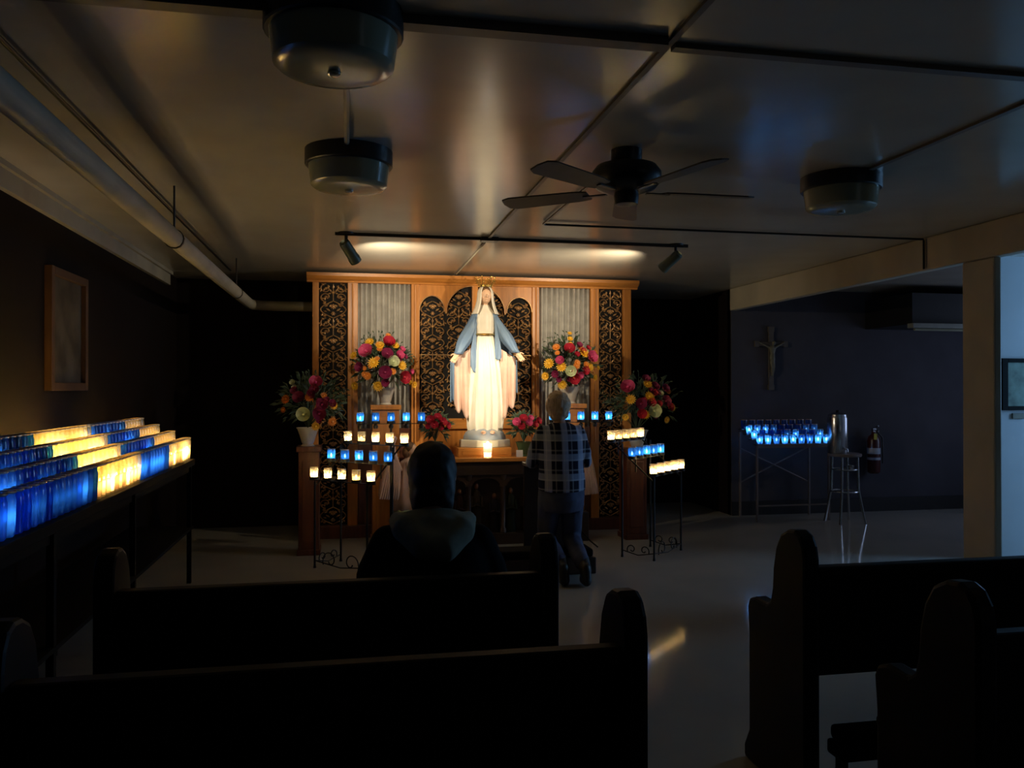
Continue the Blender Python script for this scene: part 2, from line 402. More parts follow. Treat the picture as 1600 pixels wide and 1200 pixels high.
sbox(XA, XB, zin, 2.50, -.055, .03, 'frieze', M_oak_h)
pr = [(0.0, 2.49), (-.07, 2.49), (-.075, 2.505), (-.10, 2.52), (-.13, 2.545), (-.135, 2.575), (0, 2.575)]
MB().prism([(y, z) for y, z in pr], XA-.05, XB+.06, axis='x').build('cornice', M_oak_h, scr)
sbox(XA, XB, 0.0, .12, -.09, .03, 'plinth', M_redwood)
# lower wood work between grilles
zr0, zr1 = sz(668), sz(655)
for a, b in ((559, 642), (655, 737), (746, 830), (841, 921)):
    sbox(sx(a), sx(b), .12, .62 if a in (655, 746) else .55, -.02, .0, 'lower_panel', M_redwood)
    if a in (655, 746): sbox(sx(a), sx(b), zr0-.01, zr1+.01, -.06, 0, 'rail', M_oak_h); sbox(sx(a), sx(b), .62, zr0-.01, -.03, 0, 'lower_panel', M_oak)
for a, b in ((559, 642), (841, 921)):
    sbox(sx(a), sx(b), .55, sz(668), -.03, 0, 'shelf_panel', M_redwood)
for a, b in ((498, 543), (934, 972)):
    sbox(sx(a), sx(b), .12, sz(813), -.03, 0, 'lower_panel', M_redwood)
# grille: dark backing with scrolls
def spiral(mb, cx, cz, r, a0, turns, s=1, rt=.0062, M=None):
    pts = []
    for i in range(15):
        t = i/14; rr = r*(1-.72*t); a = a0+s*turns*2*PI*t
        pts.append((cx+rr*math.cos(a), 0, cz+rr*math.sin(a)))
    mb.tube(pts, rt, 4)
def leaf2(mb, x, z, a, L, wd):
    c, s_ = math.cos(a), math.sin(a)
    def q(u, v, y): return (x+u*c-v*s_, y, z+u*s_+v*c)
    mb.add([q(0, 0, 0), q(L*.5, wd, -.004), q(L, 0, -.008), q(L*.5, -wd, -.004), q(L*.5, 0, -.012)], [(0, 1, 4), (1, 2, 4), (2, 3, 4), (3, 0, 4)])
def rosette(mb, x, z, r, n=6):
    for k in range(n): leaf2(mb, x, z, 2*PI*k/n, r, r*.34)
    mb.ball((x, -.006, z), (r*.35, .006, r*.35), 8, 4)
HS = sx(520)-sx(498)   # half cell
cw = (sx(543)-sx(498))
def motif(kind):
    mb = MB(); h = cw*.5
    for s in (-1, 1):
        if kind == 0:      # pair of C scrolls, low, opening up
            spiral(mb, s*h*.5, .045, h*.44, PI/2 if s > 0 else PI/2, .95*1, -s)
            spiral(mb, s*h*.5, -.055, h*.44, -PI/2, .95, s)
            rosette(mb, s*h*.5, .045, .020); rosette(mb, s*h*.5, -.055, .020)
            leaf2(mb, s*h*.12, .0, PI/2-s*.5, .05, .011)
            leaf2(mb, s*h*.9, .0, PI/2+s*.3, .04, .010)
        else:              # heart of vine with rosette
            pts = [(s*h*(.02+.86*math.sin(t)), 0, -.1+.2*t/PI*1.0) for t in [PI*i/10 for i in range(11)]]
            mb.tube(pts, .006, 4)
            rosette(mb, s*h*.62, .075, .019); rosette(mb, s*h*.60, -.075, .018)
            leaf2(mb, s*h*.2, -.02, PI/2-s*.9, .055, .012)
            leaf2(mb, s*h*.35, .05, -s*.4 if s > 0 else PI+.4, .04, .010)
    if kind == 0: rosette(mb, 0, .0, .022); mb.tube([(0, 0, -.1), (0, 0, .1)], .004, 4); leaf2(mb, 0, .04, PI/2, .05, .013)
    else: rosette(mb, 0, .035, .034, 8); rosette(mb, 0, -.05, .026); leaf2(mb, 0, -.02, -PI/2, .05, .012)
    rq = random.Random(5+kind)
    for q in range(9):
        xq, zq, aq = rq.uniform(.1, .9)*h, rq.uniform(-.1, .1), rq.uniform(0, 6.3)
        leaf2(mb, xq, zq, aq, .036, .010); leaf2(mb, -xq, zq, PI-aq, .036, .010)
    me = mb.mesh('scroll_ornament'); me.materials.append(M_gold); return me
MOT = [motif(0), motif(1)]
def grille(px0, px1, z0, z1, lab, cols=1, ztops=None):
    x0, x1 = sx(px0), sx(px1)
    g = MB().box((x0, .005, z0), (x1, .02, z1)).build('grille', M_backing, scr)
    w_ = (x1-x0)/cols
    for c in range(cols):
        z = z1-.11; k = c
        lim = ztops[c] if ztops else z1
        z = lim-.11
        k = 0 if cols == 1 else 1
        while z > z0+.05:
            o = link('scroll_ornament', MOT[k % 2], M_gold, g)
            o.location = (x0+w_*(c+.5), -.012, z); o.scale = (w_/cw, 1, .82)
            z -= .168; k += 1
    return g
zg0 = sz(813)
grille(498, 543, zg0, zin, '')
grille(934, 972, zg0, zin, '')
zc0 = sz(655)
grille(655, 737, zc0, zin, '', 2, [sz(468), sz(452)])
grille(746, 830, zc0, zin, '', 2, [sz(452), sz(468)])
for a, b in ((655, 737), (746, 830)):
    zz = sz(555); MB().box((sx(a), -.018, zz-.004), (sx(b), -.008, zz+.004)).build('cross_bar', M_gold, scr)
# arched wood heads over the centre grilles
def arch_head(pxo, pxc, name='arched_head'):
    # pxo: outer edge, pxc: centre post side
    s = 1 if pxc > pxo else -1
    xo, xc = sx(pxo), sx(pxc); Wd = abs(xc-xo)
    r1 = Wd*.235; c1 = xo+s*Wd*.235; zs1 = sz(487)
    rbig = Wd*.49; zs2 = sz(488)
    poly = [(xo, zin), (xo, zs1)]
    for i in range(13):
        a = PI-PI*i/12; poly.append((c1+s*r1*math.cos(a), zs1+(sz(464)-zs1)*math.sin(a)))
    poly.append((xc-s*rbig, zs1-.03))
    for i in range(11):
        a = PI-PI/2*i/10; poly.append((xc+s*rbig*math.cos(a), zs2-.01+(sz(448)-zs2+.01)*math.sin(a)))
    poly.append((xc, zin))
    p2 = []
    for p in poly:
        if not p2 or (Vector(p)-Vector(p2[-1])).length > 1e-4: p2.append(p)
    o = MB().prism(p2, -.035, -.004).build(name, M_oak, scr)
    rim = [(p[0], -.038, p[1]) for p in p2[1:-1]]
    MB().tube(rim, .0055, 6).build('arch_moulding', M_gold, scr)
arch_head(655, 737); arch_head(830, 746)
# curtains
for a, b, lb in ((559, 642, 'grey pleated sheer curtain in the left bay of the altar screen'), (841, 921, 'grey pleated sheer curtain in the right bay of the altar screen')):
    x0, x1 = X(a, SD), X(b, SD); n = 90; zt, zb = zin+.002, sz(668)+.002
    top = []; vs = []; fs = []
    for r_, z in enumerate((zt, zt-.3, (zt+zb)/2, zb)):
        for i in range(n+1):
            u = i/n
            y = SD-.008+.017*math.sin(u*2*PI*10+1.1*math.sin(u*7)+r_*.2)+.005*math.sin(u*41+r_*.5)
            vs.append((x0+(x1-x0)*u, y, z))
    for r_ in range(3):
        for i in range(n): fs.append((r_*(n+1)+i, r_*(n+1)+i+1, (r_+1)*(n+1)+i+1, (r_+1)*(n+1)+i))
    o = MB().add(vs, fs, True).build('curtain', M_cloth, angle=80); tag(o, lb, 'curtain', 'sheer curtains in the screen')
    sd = o.modifiers.new('s', 'SOLIDIFY'); sd.thickness = .002

# ---------------------------------------------------------------- altar table
AD = 7.62
alt = thing('altar', 'dark carved altar table with small painted figures under the statue', 'altar', (X(758, AD), 7.95, 0))
def ax(px, d=AD): return X(px, d)-alt.location.x
def altbox(x0, x1, y0, y1, z0, z1, name, m, wd=.004): return bevel(MB().box((x0, y0-7.95, z0), (x1, y1-7.95, z1)).build(name, m, alt), wd)
zt = P(758, 716, AD).z
al, ar = ax(672), ax(848)
altbox(al, ar, AD, 8.2, zt-.035, zt, 'table_top', M_oak_h)
altbox(al+.04, ar-.04, AD+.03, 8.18, zt-.16, zt-.035, 'apron', M_darkwood)
altbox(al+.02, ar-.02, AD+.0, 8.2, 0, .10, 'base', M_darkwood)
altbox(al+.04, ar-.04, AD+.16, AD+.20, .10, zt-.16, 'niche_back', M_darkwood)
nz = 3; wn_ = (ar-al-.08)/nz
for k in range(nz+1):
    xx = al+.04+wn_*k
    MB().lathe([(.034, .10), (.034, .13), (.022, .145), (.024, .35), (.020, zt-.22), (.034, zt-.20), (.036, zt-.16)], 12, c=(xx, AD+.07-7.95, 0)).build('column', M_darkwood, alt)
for k in range(nz):
    xx = al+.04+wn_*(k+.5); rr = wn_/2
    poly = [(xx-rr, zt-.16), (xx-rr, zt-.27)]
    poly += [(xx+rr*.82*math.cos(PI-PI*i/12), zt-.27+.08*math.sin(PI*i/12)) for i in range(13)]
    poly += [(xx+rr, zt-.27), (xx+rr, zt-.16)]
    MB().prism(poly, AD+.05-7.95, AD+.09-7.95).build('niche_arch', M_darkwood, alt)
robes = [mat('robe_green', (.008, .012, .004), .7, spec=.2), mat('robe_red', (.025, .006, .004), .7, spec=.2), mat('robe_ochre', (.03, .017, .005), .7, spec=.2), mat('robe_violet', (.014, .008, .009), .7, spec=.2)]
fi = 0
for k in range(nz):
    for q in (-.26, .26):
        xx = al+.04+wn_*(k+.5)+q*wn_; h = .34+.05*((fi*7) % 3); yy = AD+.11-7.95
        rb = robes[fi % 4]
        f = MB().loft([(xx, yy, .10, .055, .04), (xx, yy, .20, .045, .035), (xx, yy, .10+h*.7, .05, .03), (xx, yy, .10+h*.86, .035, .025), (xx, yy, .10+h*.92, .012, .012)], 12).tube([(xx-.045, yy-.01, .10+h*.78), (xx-.05, yy-.035, .10+h*.55), (xx, yy-.05, .10+h*.6)], .014, 6).tube([(xx+.045, yy-.01, .10+h*.78), (xx+.05, yy-.035, .10+h*.55), (xx, yy-.05, .10+h*.6)], .014, 6).build('carved_figure', rb, alt)
        MB().ball((xx, yy-.005, .10+h*.99), (.022, .024, .03), 10, 8).build('head', mat('carved_face', (.16, .06, .025), .6), f)
        fi += 1

# riser under the statue
rz0 = zt; ry = 7.93
riser = thing('riser_box', 'small oak riser box between the altar top and the statue', 'riser', (X(757, 7.8), ry, zt))
rw = (X(795, 7.8)-X(712, 7.8))/2
bevel(MB().box((-rw, -.17, 0), (rw, .17, .086)).build('box', M_oak_h, riser), .004)
bevel(MB().box((-rw+.04, -.176, .02), (rw-.04, -.17, .066)).build('front_panel', M_oak_h, riser), .002)
slab_z = zt+.086
SLAB = .075
# ---------------------------------------------------------------- statue
U = 1/160.7
st = thing('statue', 'white robed crowned female statue with blue mantle and open hands', 'statue', (STAT.x, 7.95, slab_z))
oct_ = [(.265*math.cos(PI/8+PI/4*i)*1.02, .19*math.sin(PI/8+PI/4*i)) for i in range(8)]
n = 8
bevel(MB().add([(x, y, 0) for x, y in oct_]+[(x*.98, y*.98, SLAB) for x, y in oct_], [tuple(range(7, -1, -1)), tuple(range(8, 16))]+[(i, (i+1) % 8, (i+1) % 8+8, i+8) for i in range(8)]).build('base_slab', M_marble, st), .008)
MB().lathe([(.215, SLAB), (.212, SLAB+.03), (.19, SLAB+.07), (.15, SLAB+.10), (.09, SLAB+.12), (.01, SLAB+.125)], 28, M=Matrix.Scale(.85, 4, (0, 1, 0))).build('globe', M_globe, st)
Z0 = SLAB+.085       # hem of the gown
zs = lambda py: Z0+(688-py)*U
xs = lambda px: (px-757)*U
def fold(a, z):
    t = max(0, min(1, (zs(535)-z)/.9)); s_ = z*1.1
    return (.025+.12*t)*math.sin(11*a+1.2*math.sin(2*a+s_*2.2)) + .03*t*math.sin(19*a+s_*3)
secs = []
prof = [(690, 758, .150, .125), (680, 758, .160, .13), (655, 758, .165, .13), (625, 758, .165, .13), (590, 758, .155, .12), (560, 757, .135, .108), (540, 756, .115, .092), (534, 756, .105, .085), (526, 756, .118, .092), (512, 756, .125, .095), (500, 757, .112, .082), (493, 757, .07, .06), (486, 757, .042, .044)]
dense = []
for i in range(len(prof)-1):
    for k in range(5):
        t = k/5; a, b = prof[i], prof[i+1]; dense.append(tuple(a[j]*(1-t)+b[j]*t for j in range(4)))
dense.append(prof[-1])
MB().loft([(xs(c), -.01*(1 if y < 640 else 1.5), zs(y), rx, ry_) for y, c, rx, ry_ in dense], 132, fold=fold).build('gown', M_plaster, st, angle=180)
MB().lathe([(.110, -.008), (.118, 0), (.110, .008)], 40, c=(xs(756), -.01, zs(534)), M=None).build('girdle', M_crown, st)
# girdle is elliptical: scale in y
st.children[-1].scale = (1, .83, 1)
# left / right draped mantle: blue sleeve cone + lining sheet
hands = {-1: (xs(712), -.10, zs(566)), 1: (xs(806), -.10, zs(563))}
for s in (-1, 1):
    hx, hy, hz = hands[s]
    shx, shz = s*.10+xs(757), zs(500)
    n1 = 14; rs = []
    for i in range(n1):
        t = i/(n1-1)
        cx = shx-s*.02+(hx-shx+s*.02)*(t**1.1)*.97; cz = shz+(hz-shz)*t; cy = .015+(hy-.015)*t*.8
        rx = .045+.030*math.sin(PI*min(1, t*1.1)**1.5) ; rz_ = .05+.02*t
        ring = []
        for j in range(28):
            a = 2*PI*j/28; kf = 1+.07*math.sin(7*a+5*t)
            # cross-section: horizontal ring stretched down the arm
            ring.append((cx+rx*kf*math.cos(a), cy+.07*kf*math.sin(a)+(.0), cz+.045*math.cos(a)*(-s)*-.6*0+0))
        rs.append(ring)
    MB().rings(rs).build('mantle_sleeve', M_blue, st, angle=180)
    # cloak back of that side, falling to the knees
    def sheet(u0, x_in, x_out, z_top_in, z_top_out, z_bot_in, z_bot_out, y0, amp, fr, nm, m, ph=0, zig=.03):
        nu, nv = 40, 22; vs = []; fs = []
        for i in range(nv+1):
            v = i/nv
            for j in range(nu+1):
                u = j/nu
                x = x_in+(x_out-x_in)*u; zt_ = z_top_in+(z_top_out-z_top_in)*u; zb_ = z_bot_in+(z_bot_out-z_bot_in)*u + zig*math.sin(u*fr*PI*2+1.0)
                z = zt_+(zb_-zt_)*v
                xx = x_in+(x_out-x_in)*u*(1+u0*v)
                y = y0+amp*(.25+v)*math.sin(u*fr*2*PI+ph+v*.7)
                vs.append((xx, y, z))
        for i in range(nv):
            for j in range(nu):
                a = i*(nu+1)+j; fs.append((a, a+1, a+nu+2, a+nu+1))
        o = MB().add(vs, fs, True).build(nm, m, st, angle=180)
        q = o.modifiers.new('s', 'SOLIDIFY'); q.thickness = .012; q.offset = 0
        return o
    if s < 0:
        sheet(0, xs(733), xs(708), zs(556), zs(572), zs(668), zs(650), -.055, .020, 2.0, 'mantle_lining', M_lining, .3, .035)
        sheet(.0, xs(742), xs(733), zs(505), zs(560), zs(600), zs(585), -.075, .008, 1.0, 'mantle_front_edge', M_blue, 0, .01)
        sheet(.0, xs(730), xs(703), zs(540), zs(575), zs(655), zs(640), .03, .018, 2.5, 'mantle_back', M_blue, 0, .02)
    else:
        sheet(0, xs(781), xs(806), zs(556), zs(572), zs(672), zs(640), -.055, .020, 2.0, 'mantle_lining', M_lining, .3, .035)
        sheet(.0, xs(772), xs(782), zs(505), zs(560), zs(575), zs(572), -.075, .008, 1.0, 'mantle_front_edge', M_blue, 0, .01)
        sheet(.0, xs(783), xs(811), zs(540), zs(575), zs(660), zs(625), .03, .018, 2.5, 'mantle_back', M_blue, 0, .02)
st.scale = (.975, .975, .97)
# head, neck
hd = MB(); hc = (xs(758), -.03, zs(471))
hd.ball(hc, (.062, .072, .082), 24, 16)
hd.ball((hc[0], hc[1]-.02, hc[2]-.045), (.040, .045, .038), 16, 10)
hd.limb([(xs(757), -.005, zs(490)), (hc[0], hc[1]+.005, hc[2]-.04)], [.036, .032])
hd.ball((hc[0]+.001, hc[1]-.080, hc[2]-.014), (.008, .013, .018), 10, 8)
hd.ball((hc[0], hc[1]-.066, hc[2]-.044), (.016, .008, .006), 10, 6)
hd.ball((hc[0], hc[1]-.062, hc[2]-.062), (.012, .009, .010), 8, 6)
for s in (-1, 1):
    hd.ball((hc[0]+s*.024, hc[1]-.060, hc[2]+.004), (.012, .008, .006), 8, 6)
    hd.ball((hc[0]+s*.030, hc[1]-.050, hc[2]-.026), (.014, .012, .014), 8, 6)
head = remeshed(hd, 'head', M_flesh, st, .0045, 2)
hairm = mat('statue_brown_hair', (.16, .08, .035), .6)
hh = MB(); hh.ball((hc[0], hc[1]+.008, hc[2]+.012), (.068, .072, .080), 20, 12)
ho = hh.build('hair', hairm, st)
# veil: shell around the head open in front
vs = []; fs = []; nu, nv = 30, 16
for i in range(nv+1):
    v = i/nv
    for j in range(nu+1):
        u = j/nu; a = R(-52)+R(284)*u   # opening to -y
        if v < .45:
            t = v/.45*PI/2; rr = math.sin(t); z = hc[2]+.012+.092*math.cos(t); rx = .082*rr; ry_ = .085*rr
        else:
            t = (v-.45)/.55; z = hc[2]+.012-.20*t; rx = .082+.055*t*t; ry_ = .085+.01*t
        kf = 1+.035*math.sin(13*a)*v
        vs.append((hc[0]+rx*kf*math.cos(a), hc[1]+.012+ry_*kf*math.sin(a), z))
for i in range(nv):
    for j in range(nu): a = i*(nu+1)+j; fs.append((a, a+1, a+nu+2, a+nu+1))
o = MB().add(vs, fs, True).build('veil', M_plaster, st, angle=180); q = o.modifiers.new('s', 'SOLIDIFY'); q.thickness = .007
# crown
cz = zs(458); cr = MB()
cr.lathe([(.060, 0), (.066, .0), (.072, .022), (.066, .022)], 28, c=(hc[0], hc[1]+.01, cz), cap=False)
for k in range(12):
    a = 2*PI*k/12; x0, y0 = hc[0]+.068*math.cos(a), hc[1]+.01+.068*math.sin(a); x1, y1 = hc[0]+.094*math.cos(a), hc[1]+.01+.094*math.sin(a)
    hh_ = .075 if k % 2 == 0 else .048
    cr.tube([(x0, y0, cz+.015), ((x0+x1)/2, (y0+y1)/2, cz+.02+hh_*.5), (x1, y1, cz+.02+hh_)], [.006, .004, .003], 6)
    cr.ball((x1, y1, cz+.025+hh_), .009 if k % 2 == 0 else .007, 8, 6)
    cr.ball((x0, y0, cz+.012), .007, 8, 6)
    for w_ in (-.02, .02): cr.ball((x1+w_*math.sin(a), y1-w_*math.cos(a), cz+.012+hh_*.7), .006, 6, 5)
cr.build('crown', M_crown, st)
# hands with five fingers
def hand(mb, wrist, dirv, palm, thumbside, L=.11):
    d = Vector(dirv).normalized(); pn = Vector(palm).normalized(); sd = d.cross(pn).normalized()*thumbside
    w0 = Vector(wrist); k = L/.18
    c = w0+d*.05*k
    mb.limb([w0, w0+d*.035*k, w0+d*.085*k], [.024*k, .03*k, .03*k], 8)
    mb.limb([w0+d*.04*k+sd*.022*k, w0+d*.088*k+sd*.026*k], [.018*k, .016*k], 8)
    mb.limb([w0+d*.04*k-sd*.022*k, w0+d*.08*k-sd*.028*k], [.018*k, .015*k], 8)
    for i, (o_, l_) in enumerate(((.030, .070), (.010, .080), (-.011, .074), (-.031, .058))):
        b0 = w0+d*.085*k+sd*o_*k; b1 = b0+(d+sd*o_*2.2).normalized()*l_*.45*k+pn*.003*k; b2 = b1+(d+pn*.35).normalized()*l_*.32*k; b3 = b2+(d+pn*.6).normalized()*l_*.25*k
        mb.limb([b0, b1, b2, b3], [.0095*k, .0088*k, .008*k, .0068*k], 7)
    t0 = w0+d*.02*k+sd*.026*k; t1 = t0+(d*.6+sd*.8).normalized()*.042*k; t2 = t1+(d+sd*.3+pn*.3).normalized()*.032*k
    mb.limb([t0, t1, t2], [.013*k, .011*k, .009*k], 7)
for s in (-1, 1):
    hx, hy, hz = hands[s]; mb = MB()
    mb.limb([(hx-s*.05, hy+.02, hz+.05), (hx, hy-.0, hz)], [.026, .02], 8)
    hand(mb, (hx, hy, hz), (s*.55, -.25, -.75), (0, -1, .1), -1 if s > 0 else 1, .125)
    remeshed(mb, 'hand', M_flesh, st, .0035, 2)
# feet
for s in (-1, 1):
    MB().ball((s*.045+.01, -.15, Z0-.012), (.026, .05, .018), 10, 8).build('foot', M_flesh, st)

# ---------------------------------------------------------------- adoring angels
def angel(name, label, loc, s):
    t = thing(name, label, 'statue', loc, 0, 'kneeling angel statues'); t.scale = (.9, .9, .92)
    def fa(a, z): return .07*math.sin(9*a+3*z)
    MB().lathe([(.155, 0), (.155, .03), (.14, .06), (.05, .07)], 18).build('rock_base', mat('mossy_plaster', (.30, .34, .20), .7), t)
    # kneeling body facing s (+x = towards the statue)
    MB().loft([(0, 0, .05, .17, .13), (s*.01, 0, .14, .17, .12), (s*.0, 0, .24, .13, .11), (-s*.01, 0, .36, .10, .085), (0, 0, .47, .105, .08), (s*.01, 0, .54, .085, .065), (s*.02, 0, .58, .035, .035)], 48, fold=fa).build('robe', M_lining, t, angle=180)
    hb = MB(); hb.ball((s*.035, -.01, .66), (.055, .052, .066), 16, 12); hb.limb([(s*.02, 0, .57), (s*.03, 0, .62)], [.03, .028]); hb.ball((s*.09, -.01, .655), (.012, .009, .012), 8, 6)
    hb.ball((s*.078, -.01, .625), (.014, .018, .012), 8, 6)
    remeshed(hb, 'head', M_flesh, t, .006, 2)
    MB().ball((s*.02, .0, .675), (.062, .062, .062), 14, 10).ball((-s*.02, 0, .63), (.045, .05, .06), 12, 8).build('hair', hairm, t)
    for y in (-.07, .07):
        MB().limb([(s*.0, y, .52), (s*.09, y*1.1, .40), (s*.19, y*.25, .47)], [.038, .042, .026]).build('sleeve', M_lining, t)
    mb = MB(); hand(mb, (s*.20, -.012, .475), (s*.5, 0, .8), (0, 1, 0), 1, .09); hand(mb, (s*.20, .012, .475), (s*.5, 0, .8), (0, -1, 0), 1, .09)
    remeshed(mb, 'hands', M_flesh, t, .004, 1)
    # wings: feathered plates behind
    for y, nm in ((-.06, 'wing'), (.06, 'wing')):
        wg = None
        mbw = MB()
        mbw.limb([(-s*.08, y, .46), (-s*.15, y*1.5, .60), (-s*.17, y*1.7, .72), (-s*.13, y*1.8, .78)], [.02, .028, .024, .01], 8)
        wg = mbw.build('wing', M_lining, t)
        for k in range(9):
            f0 = Vector((-s*(.10+.008*k), y*1.4, .50+.032*k)); ln = .34+.03*k
            tip = f0+Vector((-s*(.02+.014*k), y*.3, -ln))
            sd = Vector((s*.028, 0, 0))
            MB().tube([f0, f0.lerp(tip, .3), f0.lerp(tip, .6), f0.lerp(tip, .88), tip], [.016, .024, .026, .020, .008], 8, M=None).build('feather', M_lining, wg)
    return t
def pedestal(px0, px1, d, ztop, label, depth=.26, m=M_redwood):
    x0, x1 = X(px0, d), X(px1, d); xc = (x0+x1)/2; hw = (x1-x0)/2
    t = thing('pedestal', label, 'pedestal', (xc, d+depth/2, 0))
    dy = depth/2
    bevel(MB().box((-hw+.012, -dy+.012, .05), (hw-.012, dy-.012, ztop-.045)).build('body', m, t))
    bevel(MB().box((-hw-.006, -dy-.006, ztop-.045), (hw+.006, dy+.006, ztop)).build('cap', m, t))
    bevel(MB().box((-hw, -dy, 0), (hw, dy, .05)).build('plinth', m, t))
    bevel(MB().box((-hw+.045, -dy+.005, .12), (hw-.045, -dy+.012, ztop-.12)).build('front_panel', m, t))
    return t
angel_z = .28
for s, px, lb in ((1, 641, 'left'), (-1, 0, 'right')):
    xx = X(640, 7.62) if s > 0 else 2*STAT.x - X(640, 7.62)+.05
    t = thing('pedestal', 'low dark wooden block under the kneeling angel on the %s of the altar' % lb, 'pedestal', (xx, 7.78, 0))
    bevel(MB().box((-.16, -.16, 0), (.16, .16, angel_z)).build('block', M_darkwood, t), .01)
    angel('angel_statue', ('cream kneeling angel statue beside the left end of the altar' if s > 0 else 'cream kneeling angel statue right of the altar, mostly hidden by the kneeling person'), (xx, 7.78, angel_z), s)

# ---------------------------------------------------------------- votive cups
def cup_meshes(color, state):
    g = MB().lathe([(.024, 0), (.030, .004), (.033, .05), (.034, .080), (.030, .092), (.033, .100)], 16, cap=False).mesh('glass')
    g.materials.append(G_clear if color == 'clear' else G_blue)
    wz = .050 if color == 'clear' else .022
    wx = MB().lathe([(.001, .004), (.026, .006), (.029, wz)], 12, cap=False).mesh('candle')
    wx.materials.append(G_wax if color == 'clear' else G_waxb)
    fz = .038 if color == 'clear' else .045
    f = MB().lathe([(.0015, fz-.012), (.0065, fz-.004), (.0055, fz+.006), (.001, fz+.018)], 6).mesh('flame')
    f.materials.append((FL if color == 'clear' else FB)[state])
    rm = MB().lathe([(.0315, .096), (.0355, .098), (.0355, .101), (.0315, .102)], 16, cap=False).mesh('rim'); rm.materials.append(M_rim)
    return g, wx, f, rm
M_rim = mat('bright_glass_rim', (.75, .62, .5), rough=.15, metal=.6)
CUPS = {(c, s): cup_meshes(c, s) for c in ('clear', 'blue') for s in ('bright', 'mid', 'dim')}
def cup(loc, color, state, label, group, scale=1.0, lit=True):
    g, wx, f, rm = CUPS[(color, state)]
    o = bpy.data.objects.new('votive_candle', g); col.objects.link(o)
    o.location = loc; o.scale = (scale,)*3
    tag(o, label, 'candle', group)
    for nm, me in (('candle', wx), ('rim', rm)) + ((('flame', f),) if lit else ()):
        c = bpy.data.objects.new(nm, me); col.objects.link(c); c.parent = o
    return o
ordn = ['leftmost', 'second from left', 'middle', 'fourth from left', 'rightmost']
# three-tier wrought iron stands
def iron_stand(side, corner, ang, tiers_label):
    """corner: floor point of the leg nearest the front row's near end; row direction ang; tiers climb to the back"""
    t = thing('votive_stand', 'black wrought iron tiered votive stand on the %s of the altar' % side, 'votive stand', corner, ang, 'wrought iron votive stands')
    sgn = 1
    Lw, Dp = .62, .30
    for x in (0, Lw-.06):
        for y in (0, Dp):
            h = .70 if y == 0 else .98
            leg = MB().tube([(x, y, .0), (x, y, .03), (x, y, h)], [.013, .009, .009], 8).build('leg', M_black, t)
    def scroll(p, q, nm='scroll_brace'):
        p, q = Vector(p), Vector(q); u = (q-p); L = u.length; u.normalize(); mb = MB()
        for a, b in ((0, 1), (1, -1)):
            o_ = p if a == 0 else q; pts = []
            for i in range(22):
                th = i/21*2.0*PI
                r_ = L*.15*(1-i/26)
                base = L*.26
                xx = base+ (L*.20) - 0
                pts.append(o_+u*b*(L*.30+r_*math.cos(PI*1.15-th))+Vector((0, 0, .075+r_*math.sin(PI*1.15-th)+.0)))
            mb.tube(pts, .005, 5)
        mb.tube([p+Vector((0, 0, .06)), p+u*L*.5+Vector((0, 0, .03)), q+Vector((0, 0, .06))], .005, 5)
        return mb.build(nm, M_black, t)
    scroll((0, 0, 0), (0, Dp, 0)); scroll((0, 0, 0), (Lw-.06, 0, 0)); scroll((Lw-.06, 0, 0), (Lw-.06, Dp, 0))
    res = []
    for k in range(3):
        y = k*(.16 if side == 'left' else .17); z = .72+k*.14; SPC = .152 if side == 'left' else .142; sk = (.035 if side == 'left' else -.06)*k
        tray = MB().box((-.05+sk, y-.012, z-.010), (-.01+sk+SPC*4+.04, y+.012, z-.004))
        for i in range(5):
            tray.lathe([(.037, -.006), (.039, .020), (.037, .020), (.035, -.004)], 12, c=(-.01+sk+i*SPC, y, z), cap=False)
            tray.lathe([(.001, -.006), (.037, -.006)], 12, c=(-.01+sk+i*SPC, y, z), cap=False)
        tray.tube([(0, y, z-.007), (0, max(0, y-.0), z-.12)], .006, 6); tray.tube([(Lw-.06, y, z-.007), (Lw-.06, y, z-.12)], .006, 6)
        tray.build('tier', M_black, t)
        for i in range(5): res.append((k, i, Vector((-.01+sk+i*SPC, y, z-.004))))
    for x in (0, Lw-.06): MB().tube([(x, 0, .66), (x+(.05 if side == 'left' else -.08), .34, .985)], .007, 6).build('side_rail', M_black, t)
    Mx = Matrix.Translation(corner) @ Matrix.Rotation(ang, 4, 'Z')
    for k, i, p in res:
        c = 'blue' if k == 1 else 'clear'
        stt = random.choice(['bright', 'bright', 'mid']) if c == 'clear' else random.choice(['bright', 'mid', 'mid'])
        cn = 'white glowing votive' if c == 'clear' else 'blue glass votive'
        nm = ['bottom', 'middle', 'top'][k]
        cup(Mx @ p, c, stt, '%s, %s on %s tier of the %s iron stand' % (cn, ordn[i], nm, side), 'votives on the %s iron stand' % side)
lc = CW(-1.60, 6.73); rc = CW(1.20, 7.0)
iron_stand('left', lc, R(-43), '')
iron_stand('right', rc, R(44), '')
